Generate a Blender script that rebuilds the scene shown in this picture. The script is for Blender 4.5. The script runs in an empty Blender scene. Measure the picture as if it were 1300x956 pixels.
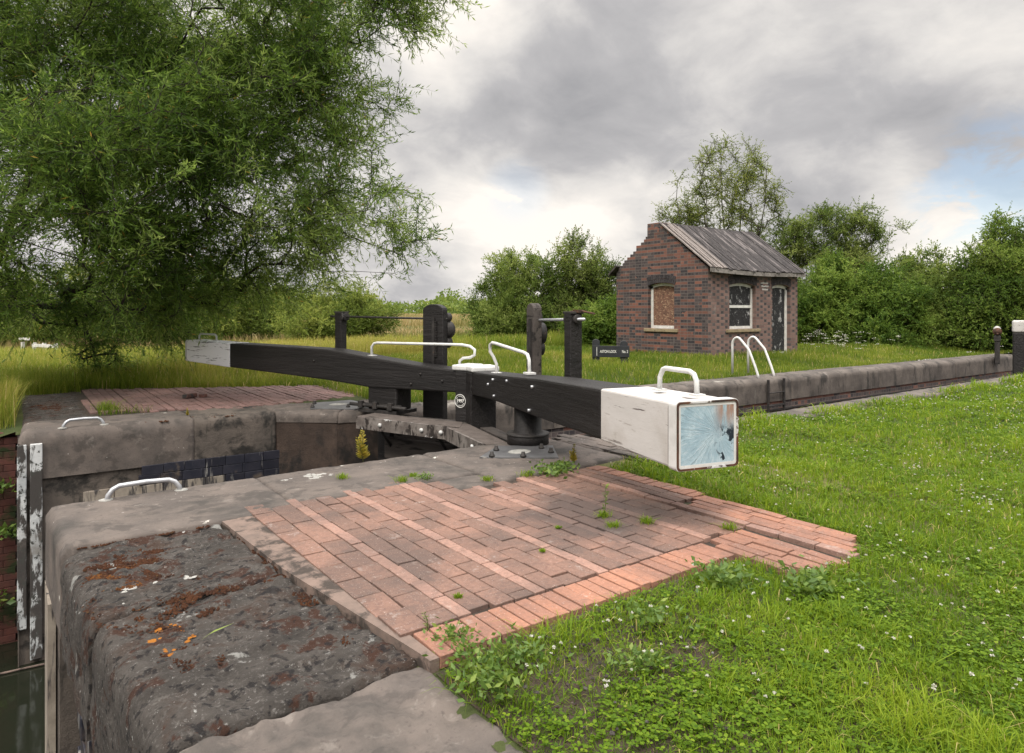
import bpy, bmesh, math, random
import numpy as np
from mathutils import Vector, Matrix, noise as mn

random.seed(7); RNG = np.random.default_rng(7)
R = math.radians
scene = bpy.context.scene
COL = scene.collection

# ------------------------------------------------------------------ world axes
# X runs along the lock (upstream), Y runs across it (away from the viewer), z=0 is the coping level
HC = 1.3; FPX = 858.0; CX = 650.0; HY = 395.0
SN, CS = math.sin(R(53.7)), math.cos(R(53.7))
def uv(X, D): return (SN*X + CS*D, -CS*X + SN*D)
def cam(u, v): return (SN*u - CS*v, CS*u + SN*v)
def at(px, D): return uv((px-CX)/FPX*D, D)          # bearing + distance -> plan position

# ------------------------------------------------------------------ helpers
def tag(o, label=None, cat=None, group=None, kind=None):
    if label: o['label'] = label
    if cat: o['category'] = cat
    if group: o['group'] = group
    if kind: o['kind'] = kind
    return o
def empty(name, loc=(0,0,0), rz=0, label=None, cat=None, group=None):
    o = bpy.data.objects.new(name, None); COL.objects.link(o)
    o.empty_display_size = .2; o.location = loc; o.rotation_euler = (0,0,rz)
    return tag(o, label, cat, group)
def copy_tree(o, parent=None):
    c = o.copy(); COL.objects.link(c); c.parent = parent
    for ch in list(o.children): copy_tree(ch, c)
    return c

class MB:
    def __init__(s): s.v=[]; s.f=[]; s.m=[]; s.sm=[]; s.t=[]
    def add(s, vs, fs, m=0, smooth=False, tint=None):
        b=len(s.v); s.v += [tuple(p) for p in vs]
        for f in fs: s.f.append([b+i for i in f]); s.m.append(m); s.sm.append(smooth)
        s.t += [random.random() if tint is None else tint]*len(vs)
        return s
    def box(s, c, d, rot=None, m=0, tint=None):
        x,y,z=d[0]/2,d[1]/2,d[2]/2
        vs=[Vector(p) for p in((-x,-y,-z),(x,-y,-z),(x,y,-z),(-x,y,-z),(-x,-y,z),(x,-y,z),(x,y,z),(-x,y,z))]
        if rot is not None:
            Mx = rot if isinstance(rot, Matrix) else Matrix.Rotation(rot,3,'Z')
            vs=[Mx@p for p in vs]
        vs=[p+Vector(c) for p in vs]
        return s.add(vs,[(0,3,2,1),(4,5,6,7),(0,1,5,4),(1,2,6,5),(2,3,7,6),(3,0,4,7)],m,False,tint)
    def bb(s, x0,x1,y0,y1,z0,z1,m=0): return s.box(((x0+x1)/2,(y0+y1)/2,(z0+z1)/2),(abs(x1-x0),abs(y1-y0),abs(z1-z0)),m=m)
    def prism(s, poly, z0, z1, m=0, tint=None):
        n=len(poly); vs=[(p[0],p[1],z0) for p in poly]+[(p[0],p[1],z1) for p in poly]
        fs=[tuple(range(n))[::-1],tuple(range(n,2*n))]+[(i,(i+1)%n,n+(i+1)%n,n+i) for i in range(n)]
        return s.add(vs,fs,m,False,tint)
    def slabpoly(s, poly3, off, m=0):      # polygon of 3D points extruded by an offset vector
        n=len(poly3); off=Vector(off); vs=[Vector(p) for p in poly3]+[Vector(p)+off for p in poly3]
        fs=[tuple(range(n))[::-1],tuple(range(n,2*n))]+[(i,(i+1)%n,n+(i+1)%n,n+i) for i in range(n)]
        return s.add(vs,fs,m)
    def tube(s, pts, r, n=10, m=0, cap=True):
        pts=[Vector(p) for p in pts]; rs=r if isinstance(r,(list,tuple)) else [r]*len(pts)
        rings=[]; up=Vector((0,0,1)); prev=None
        for i,p in enumerate(pts):
            d=(pts[min(i+1,len(pts)-1)]-pts[max(i-1,0)]).normalized()
            if prev is None:
                a=d.cross(up); 
                if a.length<.1: a=d.cross(Vector((1,0,0)))
            else: a=prev-d*prev.dot(d)
            a.normalize(); prev=a; b=d.cross(a)
            rings.append([p+(a*math.cos(2*math.pi*k/n)+b*math.sin(2*math.pi*k/n))*rs[i] for k in range(n)])
        vs=[q for rr in rings for q in rr]; fs=[]
        for i in range(len(pts)-1):
            for k in range(n): fs.append((i*n+k,i*n+(k+1)%n,(i+1)*n+(k+1)%n,(i+1)*n+k))
        if cap: fs+= [tuple(range(n))[::-1], tuple(range((len(pts)-1)*n,len(pts)*n))]
        return s.add(vs,fs,m,True)
    def lathe(s, c, prof, n=24, m=0):
        c=Vector(c); vs=[]; fs=[]
        for r,z in prof: vs+=[c+Vector((r*math.cos(2*math.pi*k/n),r*math.sin(2*math.pi*k/n),z)) for k in range(n)]
        for i in range(len(prof)-1):
            for k in range(n): fs.append((i*n+k,i*n+(k+1)%n,(i+1)*n+(k+1)%n,(i+1)*n+k))
        fs+=[tuple(range(n))[::-1], tuple(range((len(prof)-1)*n,len(prof)*n))]
        return s.add(vs,fs,m,True)
    def build(s, name, mats, parent=None, bevel=0, seg=2, autosm=True):
        me=bpy.data.meshes.new(name); me.from_pydata(s.v,[],s.f)
        if not isinstance(mats,(list,tuple)): mats=[mats]
        for mm in mats: me.materials.append(mm)
        me.polygons.foreach_set('material_index',s.m); me.polygons.foreach_set('use_smooth',s.sm)
        a=me.attributes.new('tint','FLOAT','POINT'); a.data.foreach_set('value',s.t)
        me.update()
        o=bpy.data.objects.new(name,me); COL.objects.link(o); o.parent=parent
        if bevel:
            b=o.modifiers.new('bevel','BEVEL'); b.width=bevel; b.segments=seg; b.limit_method='ANGLE'; b.angle_limit=R(40)
            b.harden_normals=False
        return o

def npmesh(name, V, F4=None, F3=None, tint=None, mats=None, parent=None, smooth=False, mi=None):
    me=bpy.data.meshes.new(name); V=np.asarray(V,dtype=np.float32)
    F4=np.zeros((0,4),int) if F4 is None else np.asarray(F4); F3=np.zeros((0,3),int) if F3 is None else np.asarray(F3)
    me.vertices.add(len(V)); me.vertices.foreach_set('co',V.ravel())
    nl=len(F4)*4+len(F3)*3; me.loops.add(nl)
    me.loops.foreach_set('vertex_index',np.concatenate([F4.ravel(),F3.ravel()]).astype(np.int32))
    npo=len(F4)+len(F3); me.polygons.add(npo)
    st=np.concatenate([np.arange(len(F4))*4,len(F4)*4+np.arange(len(F3))*3]).astype(np.int32)
    me.polygons.foreach_set('loop_start',st)
    if mi is not None: me.polygons.foreach_set('material_index',np.asarray(mi,dtype=np.int32))
    me.polygons.foreach_set('use_smooth',np.full(npo,smooth))
    for mm in (mats if isinstance(mats,(list,tuple)) else [mats]): me.materials.append(mm)
    if tint is not None:
        a=me.attributes.new('tint','FLOAT','POINT'); a.data.foreach_set('value',np.asarray(tint,dtype=np.float32))
    me.update(calc_edges=True)
    o=bpy.data.objects.new(name,me); COL.objects.link(o); o.parent=parent
    return o

# ------------------------------------------------------------------ materials
class NT:
    def __init__(s,name):
        s.m=bpy.data.materials.new(name); s.m.use_nodes=True; s.t=s.m.node_tree; s.t.nodes.clear()
        s.out=s.n('ShaderNodeOutputMaterial')
    def n(s,ty,**kw):
        nd=s.t.nodes.new(ty)
        for k,v in kw.items():
            if k.startswith('i_'): nd.inputs[int(k[2:]) if k[2:].isdigit() else k[2:].replace('_',' ')].default_value=v
            else: setattr(nd,k,v)
        return nd
    def l(s,a,b): s.t.links.new(a,b)
    def val(s,x,sock):
        if hasattr(x,'links') or isinstance(x,bpy.types.NodeSocket): s.l(x,sock)
        else: sock.default_value=x
    def math(s,op,a,b=0.,c=None,clamp=False):
        nd=s.n('ShaderNodeMath',operation=op,use_clamp=clamp); s.val(a,nd.inputs[0]); s.val(b,nd.inputs[1])
        if c is not None: s.val(c,nd.inputs[2])
        return nd.outputs[0]
    def ramp(s,fac,lo,hi,inv=False):
        nd=s.n('ShaderNodeMapRange',interpolation_type='SMOOTHSTEP'); s.val(fac,nd.inputs[0])
        nd.inputs[1].default_value=lo; nd.inputs[2].default_value=hi
        nd.inputs[3].default_value=1. if inv else 0.; nd.inputs[4].default_value=0. if inv else 1.
        return nd.outputs[0]
    def mix(s,f,a,b):
        nd=s.n('ShaderNodeMix',data_type='RGBA'); s.val(f,nd.inputs[0])
        for x,k in((a,6),(b,7)):
            if isinstance(x,(tuple,list)): nd.inputs[k].default_value=tuple(x)+(1,)
            else: s.l(x,nd.inputs[k])
        return nd.outputs[2]
    def coord(s,stretch=(1,1,1),seed=0,src='Object'):
        tc=s.n('ShaderNodeTexCoord'); mp=s.n('ShaderNodeMapping')
        mp.inputs[1].default_value=(seed*3.7,seed*1.9,seed*5.3); mp.inputs[3].default_value=stretch
        s.l(tc.outputs[src],mp.inputs[0]); return mp.outputs[0]
    def noise(s,scale,detail=6,rough=.6,stretch=(1,1,1),seed=0,dist=0.,vec=None):
        nd=s.n('ShaderNodeTexNoise'); nd.inputs['Scale'].default_value=scale; nd.inputs['Detail'].default_value=detail
        nd.inputs['Roughness'].default_value=rough; nd.inputs['Distortion'].default_value=dist
        s.l(vec if vec is not None else s.coord(stretch,seed),nd.inputs['Vector']); return nd.outputs[0]
    def attr(s,name='tint'):
        return s.n('ShaderNodeAttribute',attribute_name=name).outputs['Fac']
    def pbsdf(s,col,rough=.8,bump=None,spec=.3,metal=0.):
        p=s.n('ShaderNodeBsdfPrincipled'); 
        if isinstance(col,(tuple,list)): p.inputs['Base Color'].default_value=tuple(col)+(1,)
        else: s.l(col,p.inputs['Base Color'])
        s.val(rough,p.inputs['Roughness']); p.inputs['Metallic'].default_value=metal
        p.inputs['Specular IOR Level'].default_value=spec
        if bump is not None: s.l(bump,p.inputs['Normal'])
        return p.outputs[0]
    def bump(s,h,strength=.5,dist=.01,prev=None):
        b=s.n('ShaderNodeBump'); b.inputs['Strength'].default_value=strength; b.inputs['Distance'].default_value=dist
        s.l(h,b.inputs['Height'])
        if prev is not None: s.l(prev,b.inputs['Normal'])
        return b.outputs[0]
    def done(s,sh): s.l(sh,s.out.inputs[0]); return s.m

def weath(name,c1,c2,scale=4,rough=.85,layers=(),bump=((30,.4,.01),),stretch=(1,1,1),tint=0.,spec=.3,tintc=None,metal=0.,seed=0):
    """two-tone noise base, then dirt / lichen / chips layers (colour, scale, lo, hi, stretch, seed, kind)"""
    t=NT(name)
    f=t.ramp(t.noise(scale,8,.65,stretch,seed),.3,.7)
    col=t.mix(f,c1,c2)
    if tint:
        a=t.attr(); col=t.mix(t.math('MULTIPLY',a,tint),col,tintc or tuple(x*.45 for x in c1))
    for L in layers:
        c,sc,lo,hi=L[:4]; st=L[4] if len(L)>4 else (1,1,1); sd=L[5] if len(L)>5 else sc; kd=L[6] if len(L)>6 else 'n'; amt=L[7] if len(L)>7 else 1.
        if kd=='n': h=t.noise(sc,7,.65,st,sd,.3 if sc<12 else 0.)
        elif kd=='v':
            vo=t.n('ShaderNodeTexVoronoi'); vo.inputs['Scale'].default_value=sc
            cc=t.coord(st,sd); wn=t.n('ShaderNodeTexNoise'); wn.inputs['Scale'].default_value=sc*2.5; wn.inputs['Detail'].default_value=4
            t.l(cc,wn.inputs['Vector']); ad=t.n('ShaderNodeVectorMath',operation='MULTIPLY_ADD'); t.l(wn.outputs[1],ad.inputs[0])
            ad.inputs[1].default_value=(.8/sc,)*3; t.l(cc,ad.inputs[2]); t.l(ad.outputs[0],vo.inputs['Vector'])
            # sparse spots: big noise gates where lichens are found
            g=t.noise(sc*.22,2,.5,st,sd+9); h=t.math('SUBTRACT',t.math('SUBTRACT',1.,vo.outputs[0]),t.math('MULTIPLY',t.ramp(g,.45,.62,True),.6))
        m=t.ramp(h,lo,hi)
        if amt!=1.: m=t.math('MULTIPLY',m,amt)
        col=t.mix(m,col,c)
    nb=None
    for sc,stg,ds in bump: nb=t.bump(t.noise(sc,8,.7,stretch,seed+sc),stg,ds,nb)
    return t.done(t.pbsdf(col,rough,nb,spec,metal))

def leafmat(name,cols,trans=.35,rough=.5,spec=.35,pos=(0,.5,1)):
    t=NT(name); cr=t.n('ShaderNodeValToRGB'); t.l(t.attr(),cr.inputs[0])
    cr.color_ramp.elements[0].position=pos[0]; cr.color_ramp.elements[0].color=cols[0]+(1,)
    cr.color_ramp.elements[1].position=pos[2]; cr.color_ramp.elements[1].color=cols[2]+(1,)
    e=cr.color_ramp.elements.new(pos[1]); e.color=cols[1]+(1,)
    if len(cols)>3: e=cr.color_ramp.elements.new(.985); e.color=cols[2]+(1,); cr.color_ramp.elements[-1].color=cols[3]+(1,)
    p=t.pbsdf(cr.outputs[0],rough,None,spec)
    tr=t.n('ShaderNodeBsdfTranslucent'); 
    br=t.n('ShaderNodeHueSaturation'); br.inputs['Value'].default_value=1.6; br.inputs['Hue'].default_value=.485
    t.l(cr.outputs[0],br.inputs['Color']); t.l(br.outputs[0],tr.inputs[0])
    mx=t.n('ShaderNodeMixShader'); mx.inputs[0].default_value=trans; t.l(p,mx.inputs[1]); t.l(tr.outputs[0],mx.inputs[2])
    return t.done(mx.outputs[0])

M={}
M['concrete']=weath('coping_concrete',(.135,.112,.098),(.085,.073,.066),2.8,.9,
    [((.05,.044,.04),4.5,.52,.60,(1,1,1),43,'n',.6),((.21,.185,.165),9,.58,.68,(1,1,1),33,'n',.5),((.045,.042,.038),1.6,.5,.72,(1,1,1),3),((.55,.53,.48),5.5,.86,.93,(1,1,1),5,'v',.9),((.62,.6,.56),15,.9,.96,(1,1,1),8,'v',.8),((.06,.05,.045),40,.56,.68,(1,1,1),2,'n',.6)],
    ((9,.25,.03),(70,.5,.008)))
M['slab']=weath('dark_gritty_stone',(.04,.035,.031),(.085,.075,.067),3.5,.95,
    [((.055,.03,.02),2.6,.52,.66,(1,1,1),31,'n',.75),((.045,.018,.010),6,.55,.60,(1,1,1),36,'n',.9),((.15,.138,.125),38,.53,.68,(1,1,1),4,'n',.6),((.30,.29,.275),60,.60,.68,(1,1,1),7,'n',.5),((.42,.41,.39),90,.80,.9,(1,1,1),47,'v',.8),((.010,.009,.010),20,.54,.62,(1,1,1),17,'n',.85),((.010,.009,.010),6,.60,.68,(1,1,1),19,'n',.8),
     ((.36,.36,.34),4.5,.62,.66,(1,1,1),26,'n',.6),((.46,.46,.44),14,.88,.95,(1,1,1),13,'v',.8)],
    ((14,.6,.04),(55,.9,.022),(150,.7,.008)))
M['mortar']=weath('pale_mortar',(.20,.145,.12),(.13,.10,.085),9,.95,[((.05,.04,.034),6,.48,.6)],((70,.7,.01),))
M['moss']=weath('red_brown_moss',(.035,.014,.008),(.085,.03,.010),12,1,[((.16,.10,.04),60,.58,.66,(1,1,1),3,'n',.6)],((120,1,.02),))
M['orange_lichen']=weath('orange_lichen',(.34,.13,.015),(.25,.09,.015),20,1,[],((150,1,.01),))
M['pale_lichen']=weath('pale_lichen',(.36,.355,.33),(.24,.235,.22),14,1,[],((90,.8,.01),))
M['wallconc']=weath('stained_wall_concrete',(.12,.10,.085),(.06,.052,.046),1.6,.9,
    [((.024,.022,.02),2.6,.48,.62,(1,1,1),5),((.2,.19,.17),8,.9,.97,(1,1,1),4,'v',.7),((.02,.02,.018),5,.58,.68,(2.5,2.5,.35),8,'n',.7)],
    ((6,.4,.05),(50,.5,.01)))
M['wallbrown']=weath('wet_brown_wall',(.028,.019,.015),(.065,.045,.035),2.2,.8,[((.013,.011,.01),2.0,.46,.6,(1,1,.6),15),((.2,.19,.17),7,.92,.98,(1,1,1),4,'v',.7)],((8,.4,.04),(60,.5,.01)))
M['chamber_coping']=weath('chamber_coping',(.14,.12,.105),(.06,.052,.047),1.8,.9,
    [((.03,.028,.026),3.,.5,.66,(1.6,1.6,.5),5,'n',.9),((.4,.38,.34),1.2,.6,.72,(1.5,1.5,.35),9,'n',.45)],((8,.3,.04),(60,.5,.01)))
M['whitestain']=weath('flaking_white_paint',(.55,.56,.56),(.3,.32,.33),3,.8,[((.05,.045,.042),5,.46,.52,(1.8,1.8,.5),3),((.16,.14,.12),2,.5,.65,(1,1,1),23,'n',.7),((.05,.05,.045),18,.55,.62,(1,1,1),6)],((40,.5,.01),))
M['edgestain']=weath('stained_concrete_edge',(.2,.18,.165),(.09,.075,.068),5,.9,[((.025,.02,.018),7,.5,.58,(1.5,1.5,.6),3),((.5,.5,.49),5,.60,.64,(1.2,1.2,.8),6)],((40,.5,.01),))
M['blackpaint']=weath('black_gloss_timber',(.010,.009,.009),(.017,.015,.015),5,.5,[((.06,.055,.05),11,.63,.73,(.25,2,2),3,'n',.55),((.12,.11,.1),60,.7,.76,(1,1,1),9,'n',.5)],((16,.6,.03),(120,.4,.004)),(.12,1.3,1.3),spec=.3)
M['whitepaint']=weath('cracked_white_timber',(.52,.505,.49),(.42,.405,.39),2.5,.6,
    [((.10,.085,.08),9,.615,.635,(.12,1,2.4),3),((.3,.27,.25),17,.61,.66,(.13,1,1.9),12,'n',.75),((.36,.33,.30),2.3,.5,.7,(1,1,1),7,'n',.45),((.3,.27,.24),30,.62,.7,(.4,1,1),17,'n',.5)],((30,.25,.008),),(.3,1,1),spec=.3)
M['whitefar']=weath('peeling_white_timber',(.82,.83,.84),(.74,.75,.77),2.5,.7,
    [((.06,.06,.06),8,.585,.60,(.22,1,2.6),3),((.2,.2,.2),18,.60,.63,(.2,1,2),12,'n',.6)],((30,.3,.008),),(.3,1,1))
M['whitemetal']=weath('white_painted_tube',(.62,.62,.61),(.5,.5,.49),9,.45,[((.12,.07,.04),26,.66,.7,(1,1,1),3,'n',.9)],((80,.2,.004),))
M['galv']=weath('galvanised_steel',(.5,.51,.53),(.36,.37,.4),12,.4,[((.2,.17,.14),14,.6,.7)],((80,.2,.004),),metal=.6)
M['iron']=weath('dark_cast_iron',(.015,.014,.014),(.04,.036,.034),14,.6,[((.08,.05,.035),22,.6,.7,(1,1,1),3,'n',.7)],((70,.4,.005),))
M['rust']=weath('rusted_iron',(.1,.045,.025),(.035,.025,.02),20,.8,[],((90,.5,.005),))
M['oldtimber']=weath('weathered_grey_timber',(.035,.029,.026),(.07,.06,.054),6,.85,[((.015,.013,.012),12,.52,.6,(.15,1,1),3)],((40,.5,.01),),(.15,1,1))
M['plate']=weath('worn_steel_plate',(.13,.13,.135),(.08,.08,.083),5,.55,[((.25,.24,.22),9,.62,.72)],((60,.3,.004),),metal=.3)
M['platerim']=M['iron']
M['water']=None
def water():
    t=NT('dark_canal_water'); nb=t.bump(t.noise(3,3,.5),.15,.02)
    return t.done(t.pbsdf((.012,.014,.009),.08,nb,.5))
M['water']=water()

def endgrain():
    # end of the beam: pale blue paint over radially split end grain, rust running from the top right corner
    t=NT('split_end_grain_blue_paint'); tc=t.n('ShaderNodeTexCoord'); sp=t.n('ShaderNodeSeparateXYZ'); t.l(tc.outputs['Object'],sp.inputs[0])
    y=t.math('ADD',sp.outputs[1],EG[0]); z=t.math('SUBTRACT',sp.outputs[2],EG[1])
    ang=t.math('ARCTAN2',z,y); rad=t.math('SQRT',t.math('ADD',t.math('MULTIPLY',y,y),t.math('MULTIPLY',z,z)))
    cb=t.n('ShaderNodeCombineXYZ'); t.l(t.math('ADD',t.math('MULTIPLY',ang,5.),t.math('MULTIPLY',t.noise(6,3,.5,seed=3),1.6)),cb.inputs[0]); t.l(t.math('MULTIPLY',rad,1.5),cb.inputs[1])
    crack=t.noise(3.0,5,.75,vec=cb.outputs[0],dist=.25)
    blotch=t.ramp(t.noise(9,5,.6),.35,.7)
    col=t.mix(blotch,(.25,.36,.43),(.38,.49,.55))
    ring=t.ramp(t.math('SINE',t.math('ADD',t.math('MULTIPLY',rad,230),t.math('MULTIPLY',blotch,2))),.5,1.)
    col=t.mix(t.math('MULTIPLY',ring,.25),col,(.25,.36,.42))
    col=t.mix(t.math('MULTIPLY',t.ramp(crack,.585,.615),t.math('ADD',.38,t.math('MULTIPLY',t.ramp(rad,.16,.03),.5))),col,(.045,.06,.07))
    cb2=t.n('ShaderNodeCombineXYZ'); t.l(t.math('ADD',t.math('MULTIPLY',ang,6.),t.math('MULTIPLY',t.noise(5,4,.6,seed=5),3.)),cb2.inputs[0]); t.l(t.math('MULTIPLY',rad,3.),cb2.inputs[1]); cb2.inputs[2].default_value=4.
    col=t.mix(t.math('MULTIPLY',t.ramp(t.noise(3.,4,.6,vec=cb2.outputs[0]),.52,.68),.4),col,(.56,.62,.66))
    # rust stain
    right=t.ramp(sp.outputs[1],.02,.12)
    st=t.noise(10,6,.7,(1,1.4,.22),4)
    top=t.ramp(z,-.06,.16)
    rs=t.math('MULTIPLY',t.math('MULTIPLY',t.ramp(st,.40,.56),right),top)
    col=t.mix(t.math('MULTIPLY',rs,.8),col,(.30,.13,.05))
    chip=t.math('MULTIPLY',t.ramp(t.noise(16,4,.6,seed=6),.56,.6),t.math('MULTIPLY',right,t.ramp(z,.06,.0)))
    col=t.mix(chip,col,(.012,.02,.03))
    nb=t.bump(crack,.5,.01)
    return t.done(t.pbsdf(col,.65,nb,.3))
EG=(-.075,.56,-1.0)

def pavemat(name,c1,c2,dirty=.5):
    t=NT(name); a=t.attr()
    col=t.mix(a,c1,c2)
    col=t.mix(t.math('MULTIPLY',t.ramp(t.noise(38,6,.75),.42,.68),.5*dirty+.12),col,(.075,.05,.045))
    col=t.mix(t.math('MULTIPLY',t.ramp(t.noise(7,6,.7,seed=15),.5,.62),.55*dirty),col,(.11,.08,.07))
    col=t.mix(t.math('MULTIPLY',t.ramp(t.noise(11,6,.75,seed=25),.60,.66),.45*dirty+.1),col,(.36,.31,.28))
    col=t.mix(t.math('MULTIPLY',t.ramp(t.noise(1.6,5,.6,seed=5),.42,.66),.75*dirty),col,(.07,.055,.05))
    col=t.mix(t.math('MULTIPLY',t.ramp(t.noise(130,3,.6,seed=9),.62,.7),.5),col,(.5,.42,.38))
    # the dark damp patch near the gate end
    tc=t.n('ShaderNodeTexCoord'); d=t.n('ShaderNodeVectorMath',operation='DISTANCE'); t.l(tc.outputs['Object'],d.inputs[0]); d.inputs[1].default_value=(2.98,3.15,0)
    dd=t.math('ADD',d.outputs['Value'],t.math('MULTIPLY',t.math('SUBTRACT',t.noise(3,5,.6,seed=2),.5),.9))
    col=t.mix(t.math('MULTIPLY',t.ramp(dd,.25,.7,True),.72),col,(.05,.042,.04))
    nb=t.bump(t.noise(90,5,.7),.7,.006,t.bump(t.noise(14,4,.6),.5,.012))
    return t.done(t.pbsdf(col,.85,nb,.25))
M['pave_field']=pavemat('worn_red_pavers',(.235,.135,.102),(.165,.102,.08),.75)
M['pave_stripe']=pavemat('pink_paver_stripe',(.33,.196,.152),(.265,.16,.128),.55)
M['pave_border']=pavemat('salmon_border_bricks',(.34,.165,.108),(.27,.138,.098),.45)
M['pave_far']=pavemat('far_side_pavers',(.22,.13,.118),(.18,.11,.10),.6)
M['joint']=weath('joint_sand',(.03,.024,.02),(.06,.045,.035),30,1,[((.03,.04,.012),3,.58,.66)],((100,.6,.01),))

def brickwall(name,axis,mode):
    """axis: object coordinate that runs along the wall; mode 'banded' (red and blue courses) or 'flemish' (dark header dots)"""
    t=NT(name); tc=t.n('ShaderNodeTexCoord'); sp=t.n('ShaderNodeSeparateXYZ'); t.l(tc.outputs['Object'],sp.inputs[0])
    wob=t.math('MULTIPLY',t.math('SUBTRACT',t.noise(2.5,2,.5),.5),.014)
    x=t.math('ADD',sp.outputs[axis],wob); z=t.math('ADD',t.math('DIVIDE',sp.outputs[2],.075),t.math('MULTIPLY',wob,4)); 
    row=t.math('FLOOR',z); fz=t.math('FRACT',z); par=t.math('FRACT',t.math('MULTIPLY',row,.5)); par=t.math('MULTIPLY',par,2.)   # 0/1
    mz=t.math('LESS_THAN',fz,.14)
    def rnd(a,b,sd):
        cb=t.n('ShaderNodeCombineXYZ'); t.l(a,cb.inputs[0]); t.l(b,cb.inputs[1]); cb.inputs[2].default_value=sd
        w=t.n('ShaderNodeTexWhiteNoise'); t.l(cb.outputs[0],w.inputs['Vector']); return w.outputs['Value']
    if mode=='flemish':
        xs=t.math('ADD',t.math('DIVIDE',x,.3375),t.math('MULTIPLY',par,.5)); cell=t.math('FLOOR',xs); fx=t.math('FRACT',xs)
        head=t.math('LESS_THAN',fx,.333)
        mx=t.math('MAXIMUM',t.math('LESS_THAN',fx,.03),t.math('MULTIPLY',t.math('GREATER_THAN',fx,.333),t.math('LESS_THAN',fx,.363)))
        r1=rnd(cell,row,1.); r2=rnd(t.math('ADD',cell,head),row,2.)
        dark=t.math('MULTIPLY',head,t.math('GREATER_THAN',r1,.18))
        red=t.mix(r2,(.21,.13,.112),(.14,.088,.078)); blu=t.mix(r2,(.04,.036,.038),(.085,.07,.07))
    else:
        w=t.math('ADD',t.math('MULTIPLY',par,.1125),.1125)
        xs=t.math('DIVIDE',t.math('ADD',x,.056),w); cell=t.math('FLOOR',xs); fx=t.math('FRACT',xs)
        mx=t.math('LESS_THAN',fx,t.math('SUBTRACT',.09,t.math('MULTIPLY',par,.045)))
        r1=rnd(cell,row,1.); r2=rnd(cell,row,2.)
        band=t.noise(1.1,3,.5,(1,1,1),4)
        thr=t.math('ADD',t.math('MULTIPLY',par,-.62),t.math('ADD',.9,t.math('MULTIPLY',t.math('SUBTRACT',band,.5),1.5)))
        dark=t.math('LESS_THAN',r1,thr)
        red=t.mix(r2,(.195,.083,.06),(.115,.058,.047)); blu=t.mix(r2,(.03,.027,.031),(.075,.058,.058))
    col=t.mix(dark,red,blu)
    col=t.mix(t.math('MULTIPLY',t.ramp(t.noise(9,5,.7),.5,.75),.35),col,(.2,.17,.15))
    mo=t.math('MAXIMUM',mx,mz); mcol=t.mix(t.noise(5,4,.6),(.1,.088,.08),(.17,.15,.135)) 
    col=t.mix(mo,col,mcol)
    col=t.mix(t.math('MULTIPLY',t.ramp(t.noise(1.4,5,.6,seed=8),.5,.75),.4),col,(.045,.04,.036))
    col=t.mix(t.math('MULTIPLY',t.ramp(t.noise(3,5,.7,(1,1,.5),seed=12),.6,.75),.35),col,(.33,.3,.27))
    nb=t.bump(t.math('SUBTRACT',t.noise(60,4,.6),t.math('MULTIPLY',mo,1.2)),.6,.008)
    return t.done(t.pbsdf(col,.85,nb,.3))
M['brick_gable']=brickwall('banded_brick_gable',1,'banded')
M['brick_front']=brickwall('flemish_brick_front',0,'flemish')
M['brick_lock_x']=brickwall('lock_wall_brick',0,'banded')
M['arch']=weath('blue_brick_arch',(.035,.032,.036),(.07,.06,.06),9,.85,[((.16,.14,.13),30,.62,.7)],((60,.5,.01),),tint=.8,tintc=(.02,.018,.02))
M['brickloose']=weath('loose_brick',(.2,.09,.07),(.09,.05,.045),12,.9,[((.04,.04,.04),9,.5,.6)],((60,.5,.01),),tint=.7)
M['bluebrick']=weath('glazed_blue_brick',(.012,.014,.024),(.03,.03,.042),6,.5,[((.3,.29,.27),3,.57,.66,(3,3,.45),3,'n',.85),((.13,.1,.075),2.2,.58,.7,(1,1,1),6,'n',.7)],((60,.3,.008),),tint=.7,tintc=(.01,.01,.016),spec=.4)
M['palestone']=weath('streaked_pale_stone',(.33,.29,.24),(.2,.17,.14),4,.9,[((.02,.02,.025),4,.5,.58,(3,3,.35),3,'n',.9)],((40,.4,.01),),tint=.5)
M['redbrickwet']=weath('mossy_red_brick',(.12,.045,.035),(.06,.028,.024),8,.9,[((.02,.03,.01),3,.5,.62)],((60,.5,.01),),tint=.7)
M['sill']=weath('sandstone_sill',(.3,.24,.15),(.2,.16,.1),10,.9,[((.06,.05,.04),8,.6,.7)],((60,.4,.01),))
M['osb']=weath('chipboard_panel',(.19,.10,.068),(.10,.055,.04),10,.85,[((.34,.23,.15),16,.54,.6,(1,1,2.2),3),((.07,.04,.03),13,.57,.63,(1,1,2.4),8)],((60,.4,.01),))
M['framewhite']=weath('peeling_white_frame',(.68,.67,.64),(.5,.49,.46),9,.7,[((.12,.1,.08),26,.62,.68)],((60,.3,.005),))
M['boardblack']=weath('black_board_flaking_white',(.012,.012,.014),(.025,.024,.026),9,.6,[((.4,.4,.4),7,.60,.625,(1,1,.8),3,'n',.8),((.2,.2,.21),22,.6,.64,(1,1,1),7,'n',.7)],((60,.3,.005),))
M['doorblack']=weath('black_door_flaking',(.012,.012,.014),(.022,.022,.024),6,.6,[((.38,.38,.38),6,.60,.62,(1.3,1.3,.8),21,'n',.8),((.1,.1,.1),30,.58,.63,(1,1,1),7)],((60,.3,.005),))
M['roofboard']=weath('weathered_roof_boards',(.027,.024,.024),(.06,.052,.052),5,.9,[((.2,.175,.17),2.2,.52,.66,(3.5,.5,.5),3,'n',.75),((.26,.24,.23),9,.60,.68,(4.,.6,.6),13,'n',.8),((.02,.018,.018),9,.52,.64,(4,.5,.5),8,'n',.8)],((40,.5,.012),),(2.4,.5,.5),tint=.7,tintc=(.02,.018,.018))
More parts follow.
